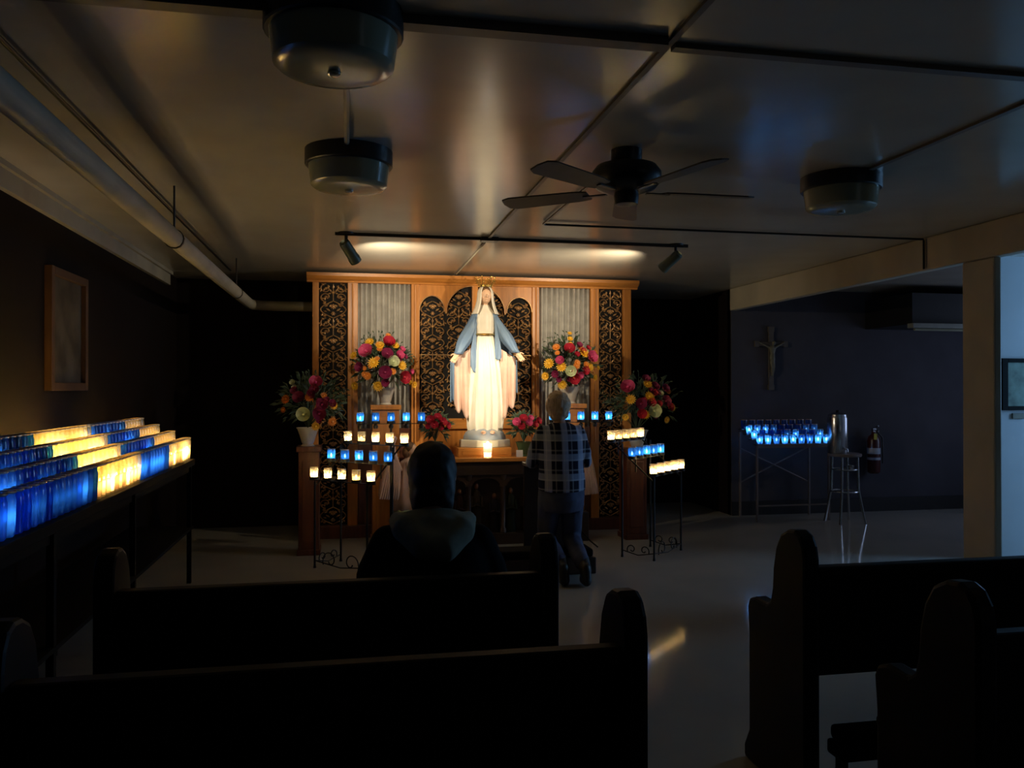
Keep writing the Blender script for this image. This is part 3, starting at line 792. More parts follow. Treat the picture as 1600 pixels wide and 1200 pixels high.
# single-row stands either side of the altar
for side, px0, x0 in (('left', 563, None), ('right', 0, None)):
    d = 7.35
    xa = X(563, d) if side == 'left' else X(951, d)-.133*4
    t = thing('votive_stand', 'slim single row votive stand by the altar, %s side' % side, 'votive stand', (xa+.266, d, 0), 0, 'single row votive stands')
    z = 1.155
    MB().tube([(0, 0, .03), (0, 0, z-.01)], .010, 8).build('pole', M_black, t)
    for k in range(3):
        a = R(90+120*k); MB().tube([(0, 0, .15), (.09*math.cos(a), .09*math.sin(a), .06), (.16*math.cos(a), .16*math.sin(a), .008)], .007, 6).build('foot', M_black, t)
    tray = MB().box((-.30, -.012, z-.012), (.30, .012, z-.006))
    for i in range(5):
        tray.lathe([(.018, -.05), (.022, -.03), (.012, -.012), (.037, -.006), (.038, .016)], 12, c=(-.266+.133*i, 0, z), cap=False)
    tray.build('tray', M_black, t)
    for i in range(5):
        cup((xa+.133*i, d, z-.004), 'blue', ['bright', 'mid', 'mid', 'bright', 'mid'][i] if side == 'left' else 'bright', 'blue glass votive, %s of the five in the row %s of the statue' % (ordn[i], side), 'blue votives in the %s single row' % side, .95)

# ---------------------------------------------------------------- big candle rack on the left
RX = [-1.20, -1.31, -1.42, -1.53]; RZ = [.925, .975, 1.025, 1.075]
RY0, RY1 = 2.75, 6.62
rack = thing('candle_rack', 'long dark four tier candle rack full of votives along the left wall', 'candle rack', (-1.34, (RY0+RY1)/2, 0))
def rb(a, b): return (a[0]+1.34, a[1]-(RY0+RY1)/2, a[2]), (b[0]+1.34, b[1]-(RY0+RY1)/2, b[2])
for k in range(4):
    bevel(MB().box(*rb((RX[k]-.055, RY0, RZ[k]-.05), (RX[k]+.055, RY1+.02, RZ[k]-.004))).build('tier', M_rack, rack))
for x in (-1.17, -1.57):
    for y in (RY0+.05, 3.62, 4.9, 6.55):
        MB().box(*rb((x-.015, y-.015, 0), (x+.015, y+.015, (.87 if x > -1.3 else 1.02)))).build('leg', M_rack, rack)
MB().box(*rb((-1.60, RY0, .83), (-1.17, RY1+.02, .87))).build('top_frame', M_rack, rack)
MB().box(*rb((-1.60, RY0, .40), (-1.15, RY1, .42))).build('lower_shelf', M_rack, rack)
def rack_d(px, x):  # depth where a line at x crosses that pixel column
    a = math.atan((px-800)/F)+YAW
    return x/math.tan(a) if abs(a) > 1e-4 else 99
pat = [  # per tier, front first: (pixel from, to, colour, state, words)
 [(0, 44, 'blue', 'dim'), (44, 112, 'blue', 'dim'), (112, 143, 'blue', 'dim'), (143, 213, 'clear', 'bright'), (213, 259, 'blue', 'mid'), (259, 300, 'clear', 'mid')],
 [(0, 26, 'blue', 'mid'), (26, 111, 'blue', 'dim'), (111, 183, 'clear', 'bright'), (183, 236, 'blue', 'dim'), (236, 280, 'clear', 'dim')],
 [(-10, 78, 'blue', 'dim'), (78, 160, 'clear', 'bright'), (160, 212, 'blue', 'dim'), (212, 262, 'clear', 'dim')],
 [(-10, 48, 'blue', 'dim'), (48, 136, 'clear', 'mid'), (136, 190, 'blue', 'dim'), (190, 245, 'clear', 'dim')]]
tn = ['front', 'second', 'third', 'back']; bn = ['first', 'second', 'third', 'fourth', 'fifth', 'sixth']
CP = .076
om = ['far end', 'second', 'third', 'fourth', 'fifth', 'sixth', 'seventh', 'eighth', 'ninth', 'tenth', 'eleventh', 'twelfth', 'thirteenth', 'fourteenth', 'fifteenth', 'sixteenth', 'seventeenth', 'eighteenth', 'nineteenth', 'twentieth', 'penultimate', 'nearest']
for k in range(4):
    y = RY1-.03; edges_ = [(rack_d(a, RX[k]), rack_d(b, RX[k]), c, s_) for a, b, c, s_ in pat[k]]
    lastb = -1; cnt = 0
    while y > RY0+.04:
        blk = 0
        for i, (a, b, c, s_) in enumerate(edges_):
            if y >= a: blk = i
        a, b, c, s_ = edges_[blk]
        r = random.random(); ss = s_
        if c == 'clear': ss = random.choice({'bright': ['bright', 'bright', 'mid', 'dim'], 'mid': ['bright', 'mid', 'dim'], 'dim': ['mid', 'dim', 'dim']}[s_]); r = 1
        if s_ == 'bright' and r < .25: ss = 'mid'
        if s_ == 'mid' and r < .3: ss = 'dim'
        if s_ == 'dim' and r < .22: ss = 'mid'
        lit = not (s_ == 'dim' and random.random() < (.35 if c == 'blue' else .15))
        nb = len(edges_)-1-blk
        cnt = cnt+1 if blk == lastb else 0; lastb = blk
        g = '%s votives in the %s block from the far end, %s tier of the long rack' % (c, bn[nb], tn[k])
        cup((RX[k], y, RZ[k]-.003), c, ss, '%s glass votive, %s cup of %s block from far end, %s tier, left rack' % (c, om[min(cnt, len(om)-1)], bn[nb], tn[k]), g, 1.0, lit).scale.z = 1.62
        y -= CP

# ---------------------------------------------------------------- blue rack in the side room
BX0, BX1 = 4.36, 5.22; BD = 8.33
br = thing('candle_rack', 'grey metal rack of blue votives with crossed braces in side room', 'candle rack', ((BX0+BX1)/2, BD, 0))
hw = (BX1-BX0)/2
for x in (-hw, hw):
    for y in (0, .40): MB().box((x-.010, y-.010, 0), (x+.010, y+.010, .84+(.12 if y else 0))).build('leg', M_greymetal, br)
MB().tube([(-hw, .41, .78), (hw, .41, .38)], .009, 6).build('cross_brace', M_greymetal, br)
MB().tube([(-hw, .43, .38), (hw, .43, .78)], .009, 6).build('cross_brace', M_greymetal, br)
MB().box((-hw, -.006, .17), (hw, .006, .185)).build('bottom_rail', M_greymetal, br)
MB().box((-hw-.02, -.045, .81), (hw+.02, -.04, .85)).build('front_rail', M_greymetal, br)
for k in range(4): MB().box((-hw-.02, k*.12-.04, .84+k*.05), (hw+.02, k*.12+.045, .85+k*.05)).build('tier', M_fixture, br)
bright_b = {(0, 3), (0, 4), (0, 8), (0, 7), (1, 0), (2, 0), (0, 0), (0, 1)}
for k in range(4):
    for i in range(9):
        s_ = 'bright' if (k, i) in bright_b else ('mid' if (k in (0,) or random.random() < .25) else 'dim')
        lit = (k, i) in bright_b or k < 1 or random.random() < .45
        cup((BX0+.03+i*(BX1-BX0-.06)/8, BD+k*.12, .851+k*.05), 'blue', s_, 'blue glass votive, %s cup on the %s tier of the side room rack' % (['leftmost', 'second', 'third', 'fourth', 'middle', 'sixth', 'seventh', 'eighth', 'rightmost'][i], tn[k]), 'blue votives on the %s tier of the side room rack' % tn[k], 1.0, lit)

# ---------------------------------------------------------------- stool with urn
sp = P(1320, 800, 8.15); SXX = sp.x
stool = thing('stool', 'tall steel stool with splayed legs holding the metal urn', 'stool', (SXX, 8.15, 0))
for a in (45, 135, 225, 315):
    c, s_ = math.cos(R(a)), math.sin(R(a))
    MB().tube([(.13*c, .13*s_, .74), (.14*c, .14*s_, .36), (.21*c, .21*s_, .0)], .014, 8).build('leg', M_steel, stool)
MB().lathe([(.17, .72), (.175, .73), (.175, .75), (.16, .755)], 24).build('seat', M_greymetal, stool)
for z, r_ in ((.58, .135), (.34, .145)):
    MB().tube([(r_*math.cos(2*PI*i/20), r_*math.sin(2*PI*i/20), z) for i in range(21)], .009, 6).build('ring_rung', M_steel, stool)
MB().tube([(0, -.135, .58), (0, -.05, .56), (.0, .1, .56)], .006, 6).build('hook', M_steel, stool)
urn = thing('urn', 'tall cylindrical polished metal urn with lid on the stool', 'urn', (X(1311, 8.12), 8.15, .755))
MB().lathe([(.10, 0), (.106, .01), (.106, .38), (.098, .40)], 28).build('body', M_steel, urn)
MB().lathe([(.10, .40), (.095, .42), (.05, .44), (.02, .445)], 24).build('lid', M_steel, urn)
MB().ball((0, 0, .455), (.02, .02, .014), 10, 6).build('lid_knob', M_fixture, urn)
MB().tube([(.02, -.105, .05), (.02, -.15, .05), (.02, -.155, .02)], .009, 8).build('spigot', M_steel, urn)
cp = tag(MB().lathe([(.02, 0), (.03, .01), (.034, .06), (.031, .06), (.026, .012)], 16).build('cup', M_steel, loc=(X(1330, 8.1), 8.10, .567)), 'small shiny cup hanging under the stool seat', 'cup')
# fire extinguisher
ext = thing('fire_extinguisher', 'dark fire extinguisher with pale label and yellow tag on wall', 'extinguisher', (X(1365, 8.74), 8.74, .46))
MB().lathe([(.05, 0), (.068, .015), (.072, .05), (.072, .38), (.06, .43), (.028, .46), (.022, .49)], 24).build('tank', M_extbody, ext)
MB().lathe([(.0735, .23), (.0735, .30)], 24, cap=False).build('label_band', M_label, ext)
MB().lathe([(.0733, .16), (.0733, .19)], 24, cap=False).build('label_strip', M_label, ext)
MB().box((-.02, -.02, .49), (.02, .02, .53)).tube([(0, 0, .53), (.0, -.09, .56)], .008, 6).tube([(0, 0, .51), (0, -.09, .50)], .008, 6).build('valve', M_steel, ext)
MB().tube([(.02, -.02, .50), (.085, -.04, .42), (.09, -.04, .2), (.088, -.04, .12)], .009, 8).build('hose', M_shoe, ext)
MB().box((-.055, -.085, .40), (-.015, -.08, .47)).build('inspection_tag', M_yellowtag, ext)
# crucifix
cx_ = P(1204, 560, 8.83)
cru = thing('crucifix', 'dark wooden crucifix with pale figure on the grey wall', 'crucifix', (cx_.x, 8.835, cx_.z))
cwood = mat('crucifix_wood', (.10, .085, .07), .6)
hh_ = .355
bevel(MB().box((-.03, -.025, -hh_), (.03, 0, hh_)).build('upright', cwood, cru), .004)
bevel(MB().box((-.19, -.026, -.025), (.19, -.002, .025), M=Matrix.Translation((0, 0, .165)) @ Matrix.Rotation(R(0), 4, 'Y')).build('crossbar', cwood, cru), .004)
for x, z, a, b in ((0, hh_-.02, .036, .03), (0, -hh_+.02, .036, .03), (-.18, .165, .025, .034), (.18, .165, .025, .034)):
    MB().box((x-a, -.03, z-b), (x+a, 0.0, z+b)).build('cap', cwood, cru)
cf = MB()
cf.loft([(.0, -.045, -.16, .018, .016), (.005, -.05, -.07, .022, .02), (-.004, -.055, .0, .035, .024), (0, -.05, .06, .028, .02), (0, -.05, .12, .045, .024), (0, -.045, .145, .02, .016)], 14)
cf.ball((.012, -.06, .175), (.022, .024, .028), 10, 8)
for s in (-1, 1):
    cf.limb([(s*.04, -.045, .125), (s*.10, -.042, .155), (s*.155, -.036, .18)], [.013, .010, .008], 8)
    cf.limb([(s*.014, -.05, -.05), (s*.012, -.065, -.11), (s*.006, -.045, -.20)], [.018, .013, .010], 8)
remeshed(cf, 'figure', mat('crucifix_figure', (.16, .15, .10), .5), cru, .006, 1)
# tube light, plaque, pictures
tl = P(1470, 512, 7.9)
tube_l = thing('tube_light', 'unlit tube light under the dark soffit in side room', 'tube light', (tl.x+.3, 7.93, 2.16))
bevel(MB().box((-.65, -.05, -.05), (.65, .05, 0)).build('housing', mat('fixture_pale', (.30, .32, .28), .5), tube_l))
MB().tube([(-.60, 0, -.065), (.60, 0, -.065)], .016, 10).build('tube', M_opal, tube_l)
def art(name, c1, c2, c3, sc_=5):
    m = bpy.data.materials.new(name); m.use_nodes = True; nt = m.node_tree; b = nt.nodes['Principled BSDF']; b.inputs['Roughness'].default_value = .5
    tc = nt.nodes.new('ShaderNodeTexCoord'); n = nt.nodes.new('ShaderNodeTexNoise'); n.inputs['Scale'].default_value = sc_; n.inputs['Detail'].default_value = 5
    r = nt.nodes.new('ShaderNodeValToRGB'); r.color_ramp.elements[0].color = (*c1, 1); r.color_ramp.elements[0].position = .35; r.color_ramp.elements[1].color = (*c3, 1); r.color_ramp.elements[1].position = .68
    e = r.color_ramp.elements.new(.5); e.color = (*c2, 1)
    nt.links.new(tc.outputs['Object'], n.inputs[0]); nt.links.new(n.outputs[0], r.inputs[0]); nt.links.new(r.outputs[0], b.inputs[0])
    return m
y0, y1 = 5.28, 5.97; zb, ztp = 1.44, 2.18
pic = thing('picture', 'tall framed picture hanging alone on the dark left wall', 'picture', (XL, (y0+y1)/2, (zb+ztp)/2))
hy, hz = (y1-y0)/2, (ztp-zb)/2
frm = mat('picture_frame_wood', (.10, .05, .028), .4)
for a, b in (((0, -hy, -hz), (.045, -hy+.05, hz)), ((0, hy-.05, -hz), (.045, hy, hz)), ((0, -hy+.05, -hz), (.045, hy-.05, -hz+.05)), ((0, -hy+.05, hz-.05), (.045, hy-.05, hz))):
    bevel(MB().box(a, b).build('frame', frm, pic))
MB().box((.006, -hy+.05, -hz+.05), (.014, hy-.05, hz-.05)).build('print', art('picture_print', (.03, .025, .016), (.07, .055, .035), (.10, .08, .055), 6), pic)
pw = P(1562, 560, 6.2); pb = P(1562, 641, 6.2)
pic2 = thing('picture', 'black framed greenish picture on the daylit pale wall at right', 'picture', (pw.x+.30, 6.2, (pw.z+pb.z)/2))
hz = (pw.z-pb.z)/2; hx = .30
for a, b in (((-hx, -.03, -hz), (-hx+.06, 0, hz)), ((hx-.06, -.03, -hz), (hx, 0, hz)), ((-hx+.06, -.03, -hz), (hx-.06, 0, -hz+.035)), ((-hx+.06, -.03, hz-.035), (hx-.06, 0, hz))):
    bevel(MB().box(a, b).build('frame', M_rack, pic2))
MB().box((-hx+.06, -.012, -hz+.035), (hx-.06, -.004, hz-.035)).build('print', art('green_print', (.05, .09, .05), (.14, .22, .15), (.20, .30, .24), 7), pic2)
plq = P(1590, 650, 6.2)
tag(bevel(MB().box((-.06, -.012, -.025), (.06, 0, .025)).build('plaque', mat('dull_brass_plaque', (.16, .14, .10), .5, .4), loc=(plq.x, 6.2, plq.z))), 'small brownish plaque under the black framed picture', 'plaque')

# ---------------------------------------------------------------- pews
def pew(x0, x1, d, label, ends):
    t = thing('pew', label, 'pew', ((x0+x1)/2, d, 0), 0, 'dark wooden pews')
    c = (x0+x1)/2
    a, b = x0-c+.06, x1-c-.06
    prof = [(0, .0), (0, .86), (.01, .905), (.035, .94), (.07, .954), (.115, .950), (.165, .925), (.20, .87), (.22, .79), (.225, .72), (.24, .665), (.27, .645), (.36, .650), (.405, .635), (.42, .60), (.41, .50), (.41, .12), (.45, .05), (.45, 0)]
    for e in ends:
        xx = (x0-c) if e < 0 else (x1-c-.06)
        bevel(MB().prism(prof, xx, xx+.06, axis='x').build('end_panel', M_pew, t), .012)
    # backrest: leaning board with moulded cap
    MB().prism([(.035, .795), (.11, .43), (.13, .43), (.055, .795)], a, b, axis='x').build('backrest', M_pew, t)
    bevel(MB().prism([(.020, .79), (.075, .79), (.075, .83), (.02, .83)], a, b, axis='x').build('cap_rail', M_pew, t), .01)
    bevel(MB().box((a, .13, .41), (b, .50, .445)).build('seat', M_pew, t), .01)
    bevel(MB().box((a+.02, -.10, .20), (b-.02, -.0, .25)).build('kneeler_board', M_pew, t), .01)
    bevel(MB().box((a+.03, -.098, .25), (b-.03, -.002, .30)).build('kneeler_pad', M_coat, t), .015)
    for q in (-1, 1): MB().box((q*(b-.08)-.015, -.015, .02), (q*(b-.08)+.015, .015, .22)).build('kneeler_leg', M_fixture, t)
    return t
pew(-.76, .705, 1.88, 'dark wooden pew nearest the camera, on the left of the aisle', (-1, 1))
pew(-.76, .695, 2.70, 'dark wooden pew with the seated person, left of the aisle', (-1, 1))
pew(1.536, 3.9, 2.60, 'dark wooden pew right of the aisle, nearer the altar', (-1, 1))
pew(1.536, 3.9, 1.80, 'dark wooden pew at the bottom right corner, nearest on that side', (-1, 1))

# ---------------------------------------------------------------- seated person
sp_ = CW((679-800)*2.98/F, 2.98); SX0, SY0 = sp_.x, 3.04
per = thing('person', 'person seated in pew seen from behind, dark hair, black coat with grey hood', 'person', (SX0, SY0, 0), R(-4))
b = MB()
hz = 1.132
b.ball((.0, .06, hz), (.078, .095, .110), 20, 14)
b.ball((.0, .125, hz-.055), (.05, .05, .05), 14, 10)
b.ball((0, .165, hz-.015), (.012, .02, .02), 8, 6)
for s in (-1, 1): b.ball((s*.08, .06, hz-.01), (.012, .022, .032), 8, 6)
b.limb([(0, .0, .98), (0, .045, hz-.04)], [.058, .055])
b.loft([(0, 0, .46, .17, .13), (0, -.01, .60, .155, .12), (0, -.02, .80, .18, .12), (0, -.01, .90, .15, .09), (0, 0, .97, .07, .055)], 20)
for s in (-1, 1):
    b.limb([(s*.145, 0, .865), (s*.20, .03, .68), (s*.14, .28, .62)], [.045, .040, .032])
    b.limb([(s*.09, .02, .53), (s*.11, .44, .50)], [.08, .06]); b.limb([(s*.11, .44, .50), (s*.11, .42, .08)], [.058, .045])
    hand(b, (s*.14, .29, .62), (-s*.3, .8, -.35), (0, 0, -1), s, .17)
body = remeshed(b, 'body', M_skin, per, .011, 2)
c = MB()
c.loft([(0, .02, .455, .215, .17), (0, .0, .56, .225, .165), (0, -.015, .70, .222, .155), (0, -.02, .80, .215, .15), (0, -.02, .88, .195, .135), (0, -.01, .945, .15, .11), (0, 0, .99, .09, .085)], 28)
for s in (-1, 1): c.limb([(s*.155, -.005, .885), (s*.205, .0, .78), (s*.228, .02, .66), (s*.155, .26, .62)], [.075, .072, .068, .05])
remeshed(c, 'coat', M_coat, per, .012, 5)
h = MB()
h.tube([(-.135, .02, .975), (-.10, -.065, .955), (-.03, -.135, .905), (.03, -.14, .895), (.10, -.075, .945), (.135, .02, .975)], [.030, .055, .060, .060, .055, .030], 14)
h.ball((.005, -.085, .925), (.125, .062, .085), 18, 12); h.ball((.02, -.11, .88), (.085, .045, .06), 18, 12)
h.ball((.0, -.03, .975), (.135, .085, .045), 18, 12)
remeshed(h, 'hood', M_hood, per, .01, 6)
hr = MB()
hr.ball((0, .045, hz+.018), (.092, .105, .108), 20, 14); hr.ball((0, .015, hz-.055), (.088, .075, .085), 18, 12)
hr.limb([(-.055, .02, hz-.03), (-.05, .005, hz-.11)], [.035, .03]); hr.limb([(.055, .02, hz-.03), (.05, .005, hz-.11)], [.035, .03])
remeshed(hr, 'hair', M_hair_dark, per, .01, 2, disp=lambda co, n_: n_*(.006*noise.noise(co*28)))
for s in (-1, 1):
    tr_ = MB().limb([(s*.09, .04, .53), (s*.11, .45, .51)], [.092, .078]).limb([(s*.11, .45, .51), (s*.11, .43, .10)], [.076, .06]).build('trouser_leg', M_jean, per)
    sh = MB().loft([(s*.11, .49, .0, .045, .13), (s*.11, .49, .03, .047, .13), (s*.11, .46, .07, .042, .09), (s*.11, .43, .11, .038, .05)], 14).build('shoe', M_shoe, per)

# ---------------------------------------------------------------- kneeling person and kneeler
kp = CW((876-800)*6.5/F, 6.5); KX, KY = kp.x, kp.y
kn = thing('person', 'person kneeling before the altar in plaid shirt and jeans, seen from behind', 'person', (KX, KY, 0), R(-3)); kn.scale = (.86, 1, 1)
b = MB()
hz = 1.315
b.ball((-.02, .03, hz), (.075, .092, .112), 20, 14); b.ball((-.02, .10, hz-.06), (.048, .05, .05), 12, 8); b.ball((-.02, .13, hz-.02), (.012, .018, .02), 8, 6)
for s in (-1, 1): b.ball((-.02+s*.078, .03, hz-.01), (.012, .02, .03), 8, 6)
b.limb([(-.01, 0, 1.17), (-.02, .02, hz-.05)], [.055, .052])
b.loft([(0, -.03, .60, .16, .12), (0, -.03, .75, .145, .10), (0, -.01, .95, .165, .11), (0, 0, 1.12, .17, .09), (0, 0, 1.18, .07, .06)], 20)
PADZ = .20
legs = {-1: [(-.10, -.03, .64), (-.12, .06, .27), (-.085, -.33, .17)], 1: [(.10, -.03, .64), (.115, .05, .27), (.10, -.36, .17)]}
for s in (-1, 1):
    b.limb([(s*.165, 0, 1.11), (s*.235, .06, .87), (s*.12, .30, .88)], [.05, .042, .03])
    hand(b, (s*.12, .30, .88), (-s*.5, .75, .1), (0, 0, -1), s, .17)
    b.limb(legs[s], [.085, .058, .04])
remeshed(b, 'body', M_skin, kn, .012, 2)
def plaid():
    m = bpy.data.materials.new('plaid_flannel'); m.use_nodes = True; nt = m.node_tree; L = nt.links.new
    b_ = nt.nodes['Principled BSDF']; b_.inputs['Roughness'].default_value = .9; b_.inputs['Specular IOR Level'].default_value = .15
    tc = nt.nodes.new('ShaderNodeTexCoord'); sp2 = nt.nodes.new('ShaderNodeSeparateXYZ'); L(tc.outputs['Object'], sp2.inputs[0])
    def stripes(out, k, ph, lo, soft):
        mu = nt.nodes.new('ShaderNodeMath'); mu.operation = 'MULTIPLY_ADD'; mu.inputs[1].default_value = k; mu.inputs[2].default_value = ph; L(out, mu.inputs[0])
        si = nt.nodes.new('ShaderNodeMath'); si.operation = 'SINE'; L(mu.outputs[0], si.inputs[0])
        mr = nt.nodes.new('ShaderNodeMapRange'); mr.inputs['From Min'].default_value = lo; mr.inputs['From Max'].default_value = lo+soft; L(si.outputs[0], mr.inputs[0])
        return mr.outputs[0]
    def mixc(a, b2, fac, mode='MIX'):
        mx = nt.nodes.new('ShaderNodeMix'); mx.data_type = 'RGBA'; mx.blend_type = mode
        L(fac, mx.inputs[0])
        for sock, v in ((mx.inputs[6], a), (mx.inputs[7], b2)):
            if isinstance(v, tuple): sock.default_value = (*v, 1)
            else: L(v, sock)
        return mx.outputs[2]
    def scl(o, k):
        q = nt.nodes.new('ShaderNodeMath'); q.operation = 'MULTIPLY'; q.inputs[1].default_value = k; L(o, q.inputs[0]); return q.outputs[0]
    base = (.012, .014, .028)
    c1 = mixc(base, (.34, .38, .52), scl(stripes(sp2.outputs['X'], 2*PI/.15, 1.4, .25, .2), .75))
    c2 = mixc(c1, (.34, .38, .50), scl(stripes(sp2.outputs['Z'], 2*PI/.15, .5, .35, .2), .6))
    c3 = mixc(c2, (.6, .6, .62), scl(stripes(sp2.outputs['X'], 2*PI/.075, 2.2, .80, .2), .3))
    c4 = mixc(c3, (.6, .6, .62), scl(stripes(sp2.outputs['Z'], 2*PI/.075, 1.2, .80, .2), .3))
    L(c4, b_.inputs[0]); return m
c = MB()
c.loft([(0, -.04, .66, .215, .165), (0, -.04, .74, .215, .16), (0, -.03, .85, .205, .145), (0, -.02, .98, .21, .145), (0, -.01, 1.09, .205, .13), (0, 0, 1.155, .15, .105), (0, 0, 1.19, .075, .075)], 28)
for s in (-1, 1): c.limb([(s*.165, 0, 1.105), (s*.235, .04, .95), (s*.25, .07, .88), (s*.14, .27, .885)], [.068, .064, .060, .045])
remeshed(c, 'shirt', plaid(), kn, .012, 5, disp=lambda co, n_: n_*(.007*noise.noise(co*9)))
c = MB()
c.loft([(0, -.045, .50, .17, .14), (0, -.05, .60, .195, .165), (0, -.04, .70, .185, .145), (0, -.04, .75, .17, .13)], 24)
for s in (-1, 1): c.limb(legs[s], [.115, .088, .068])
remeshed(c, 'jeans', M_jean, kn, .012, 4, disp=lambda co, n_: n_*(.006*noise.noise(co*11)))
for s in (-1, 1):
    ax_, ay, az = legs[s][2]
    o = MB()
    o.limb([(ax_+.01, ay+.0, az+.01), (ax_+.015, ay-.065, .115)], [.055, .055], 12)
    o.limb([(ax_+.015, ay-.08, .135), (ax_+.02, ay-.085, .05)], [.044, .046], 12)
    o.limb([(ax_+.015, ay-.05, .06), (ax_+.015, ay-.02, .045)], [.045, .042], 12)
    remeshed(o, 'shoe', M_shoe, kn, .010, 3)
hr = MB()
hr.ball((-.02, .015, hz+.012), (.116, .108, .112), 20, 14); hr.ball((-.02, -.01, hz-.055), (.095, .07, .065), 16, 12)
remeshed(hr, 'hair', M_hair_blond, kn, .009, 2, disp=lambda co, n_: n_*(.010*noise.noise(co*30)))
# kneeler
kl = thing('kneeler', 'dark wooden kneeler with padded step under the kneeling person', 'kneeler', (KX-.12, KY+.09, 0))
bevel(MB().box((-.52, -.13, 0), (.40, .13, .13)).build('step', M_darkwood, kl), .01)
bevel(MB().box((-.50, -.12, .13), (.38, .12, .195)).build('pad', M_coat, kl), .02)
bevel(MB().box((-.10, .26, .0), (.34, .29, .84)).build('front_board', M_darkwood, kl), .006)
bevel(MB().box((-.08, .10, .02), (-.05, .26, .12)).box((.29, .10, .02), (.32, .26, .12)).build('runner', M_darkwood, kl), .004)
bevel(MB().box((-.10, .13, .82), (.34, .34, .85)).build('arm_rest', M_darkwood, kl), .006)

# ---------------------------------------------------------------- small things on the altar
gl = thing('altar_candle', 'tall clear glass candle with bright flame before the statue base', 'candle', (X(762, AD+.06), AD+.06, zt+.001))
MB().lathe([(.034, 0), (.04, .006), (.04, .135), (.043, .14)], 20, cap=False).build('glass', G_clear, gl)
MB().lathe([(.001, .004), (.034, .006), (.036, .05)], 16, cap=False).build('wax', G_wax, gl)
MB().lathe([(.002, .10), (.017, .115), (.015, .135), (.003, .150)], 10).build('flame', emis('altar_flame', (1, .93, .82), 60), gl)
MB().lathe([(.002, .012), (.012, .018), (.002, .035)], 8).build('low_flame', MATS['altar_flame'], gl)
o = tag(MB().box((-.032, -.001, 0), (.032, .001, .066)).build('card', M_paper, loc=(X(812, AD+.08), AD+.08, zt)), 'small white card standing on the altar top', 'card'); o.rotation_euler = (R(-8), 0, 0)

# ---------------------------------------------------------------- flowers
def mum(r=.05, layers=3, np_=14, cup=.25):
    mb = MB()
    for l in range(layers):
        rr = r*(1-.27*l); tilt = cup+.35*l; n = np_-2*l
        for k in range(n):
            a = 2*PI*(k+.5*l)/n; c, s_ = math.cos(a), math.sin(a); wd = rr*.16
            def q(u, v, h): return (c*u*math.cos(tilt)-s_*v, s_*u*math.cos(tilt)+c*v, h+u*math.sin(tilt))
            mb.add([q(0, 0, 0), q(rr*.6, wd, .002), q(rr, 0, 0), q(rr*.6, -wd, .002)], [(0, 1, 2), (0, 2, 3)])
    mb.ball((0, 0, r*.25), (r*.3, r*.3, r*.18), 8, 5)
    return mb.mesh('flower')
def rose(r=.05):
    mb = MB()
    for l in range(4):
        rr = r*(1-.22*l); n = 6-l if l < 3 else 3
        for k in range(n):
            a = 2*PI*(k+.4*l)/n; w_ = PI/n*1.25; vs = []
            for i in range(4):
                t = i/3; el = .15+.9*t; rad = rr*(.25+.75*math.sin(min(1.4, el*1.2))); z = r*.1+rr*(.75*t+.12*l)
                for j in range(5): b_ = a+w_*(j/2-1)*(.6+.4*math.sin(PI*(.2+.6*t))); vs.append((rad*math.cos(b_), rad*math.sin(b_), z-.15*rr*abs(j/2-1)))
            mb.add(vs, [(i*5+j, i*5+j+1, (i+1)*5+j+1, (i+1)*5+j) for i in range(3) for j in range(4)], True)
    mb.ball((0, 0, r*.40), (r*.2, r*.2, r*.3), 8, 6)
    return mb.mesh('flower')
FMESH = {}
for key, fn, m in (('y', mum, M_yel), ('o', mum, M_org), ('p', rose, M_pink), ('r', rose, M_red), ('m', rose, M_mag), ('w', rose, M_wht)):
    me = fn(); me.materials.append(m); FMESH[key] = me
FN = {'y': 'chrysanthemum', 'o': 'chrysanthemum', 'p': 'rose', 'r': 'rose', 'm': 'rose', 'w': 'rose'}
def lily_leaf(mb, p, dirv, L, wd):
    p = Vector(p); d = Vector(dirv).normalized(); s_ = d.cross(Vector((0, -1, .3))).normalized()*wd
    m1 = p+d*L*.5; tip = p+d*L+Vector((0, 0, -L*.15))
    mb.add([p, m1+s_, tip, m1-s_, m1+Vector((0, -wd*.4, wd*.3))], [(0, 1, 4), (1, 2, 4), (2, 3, 4), (3, 0, 4)])
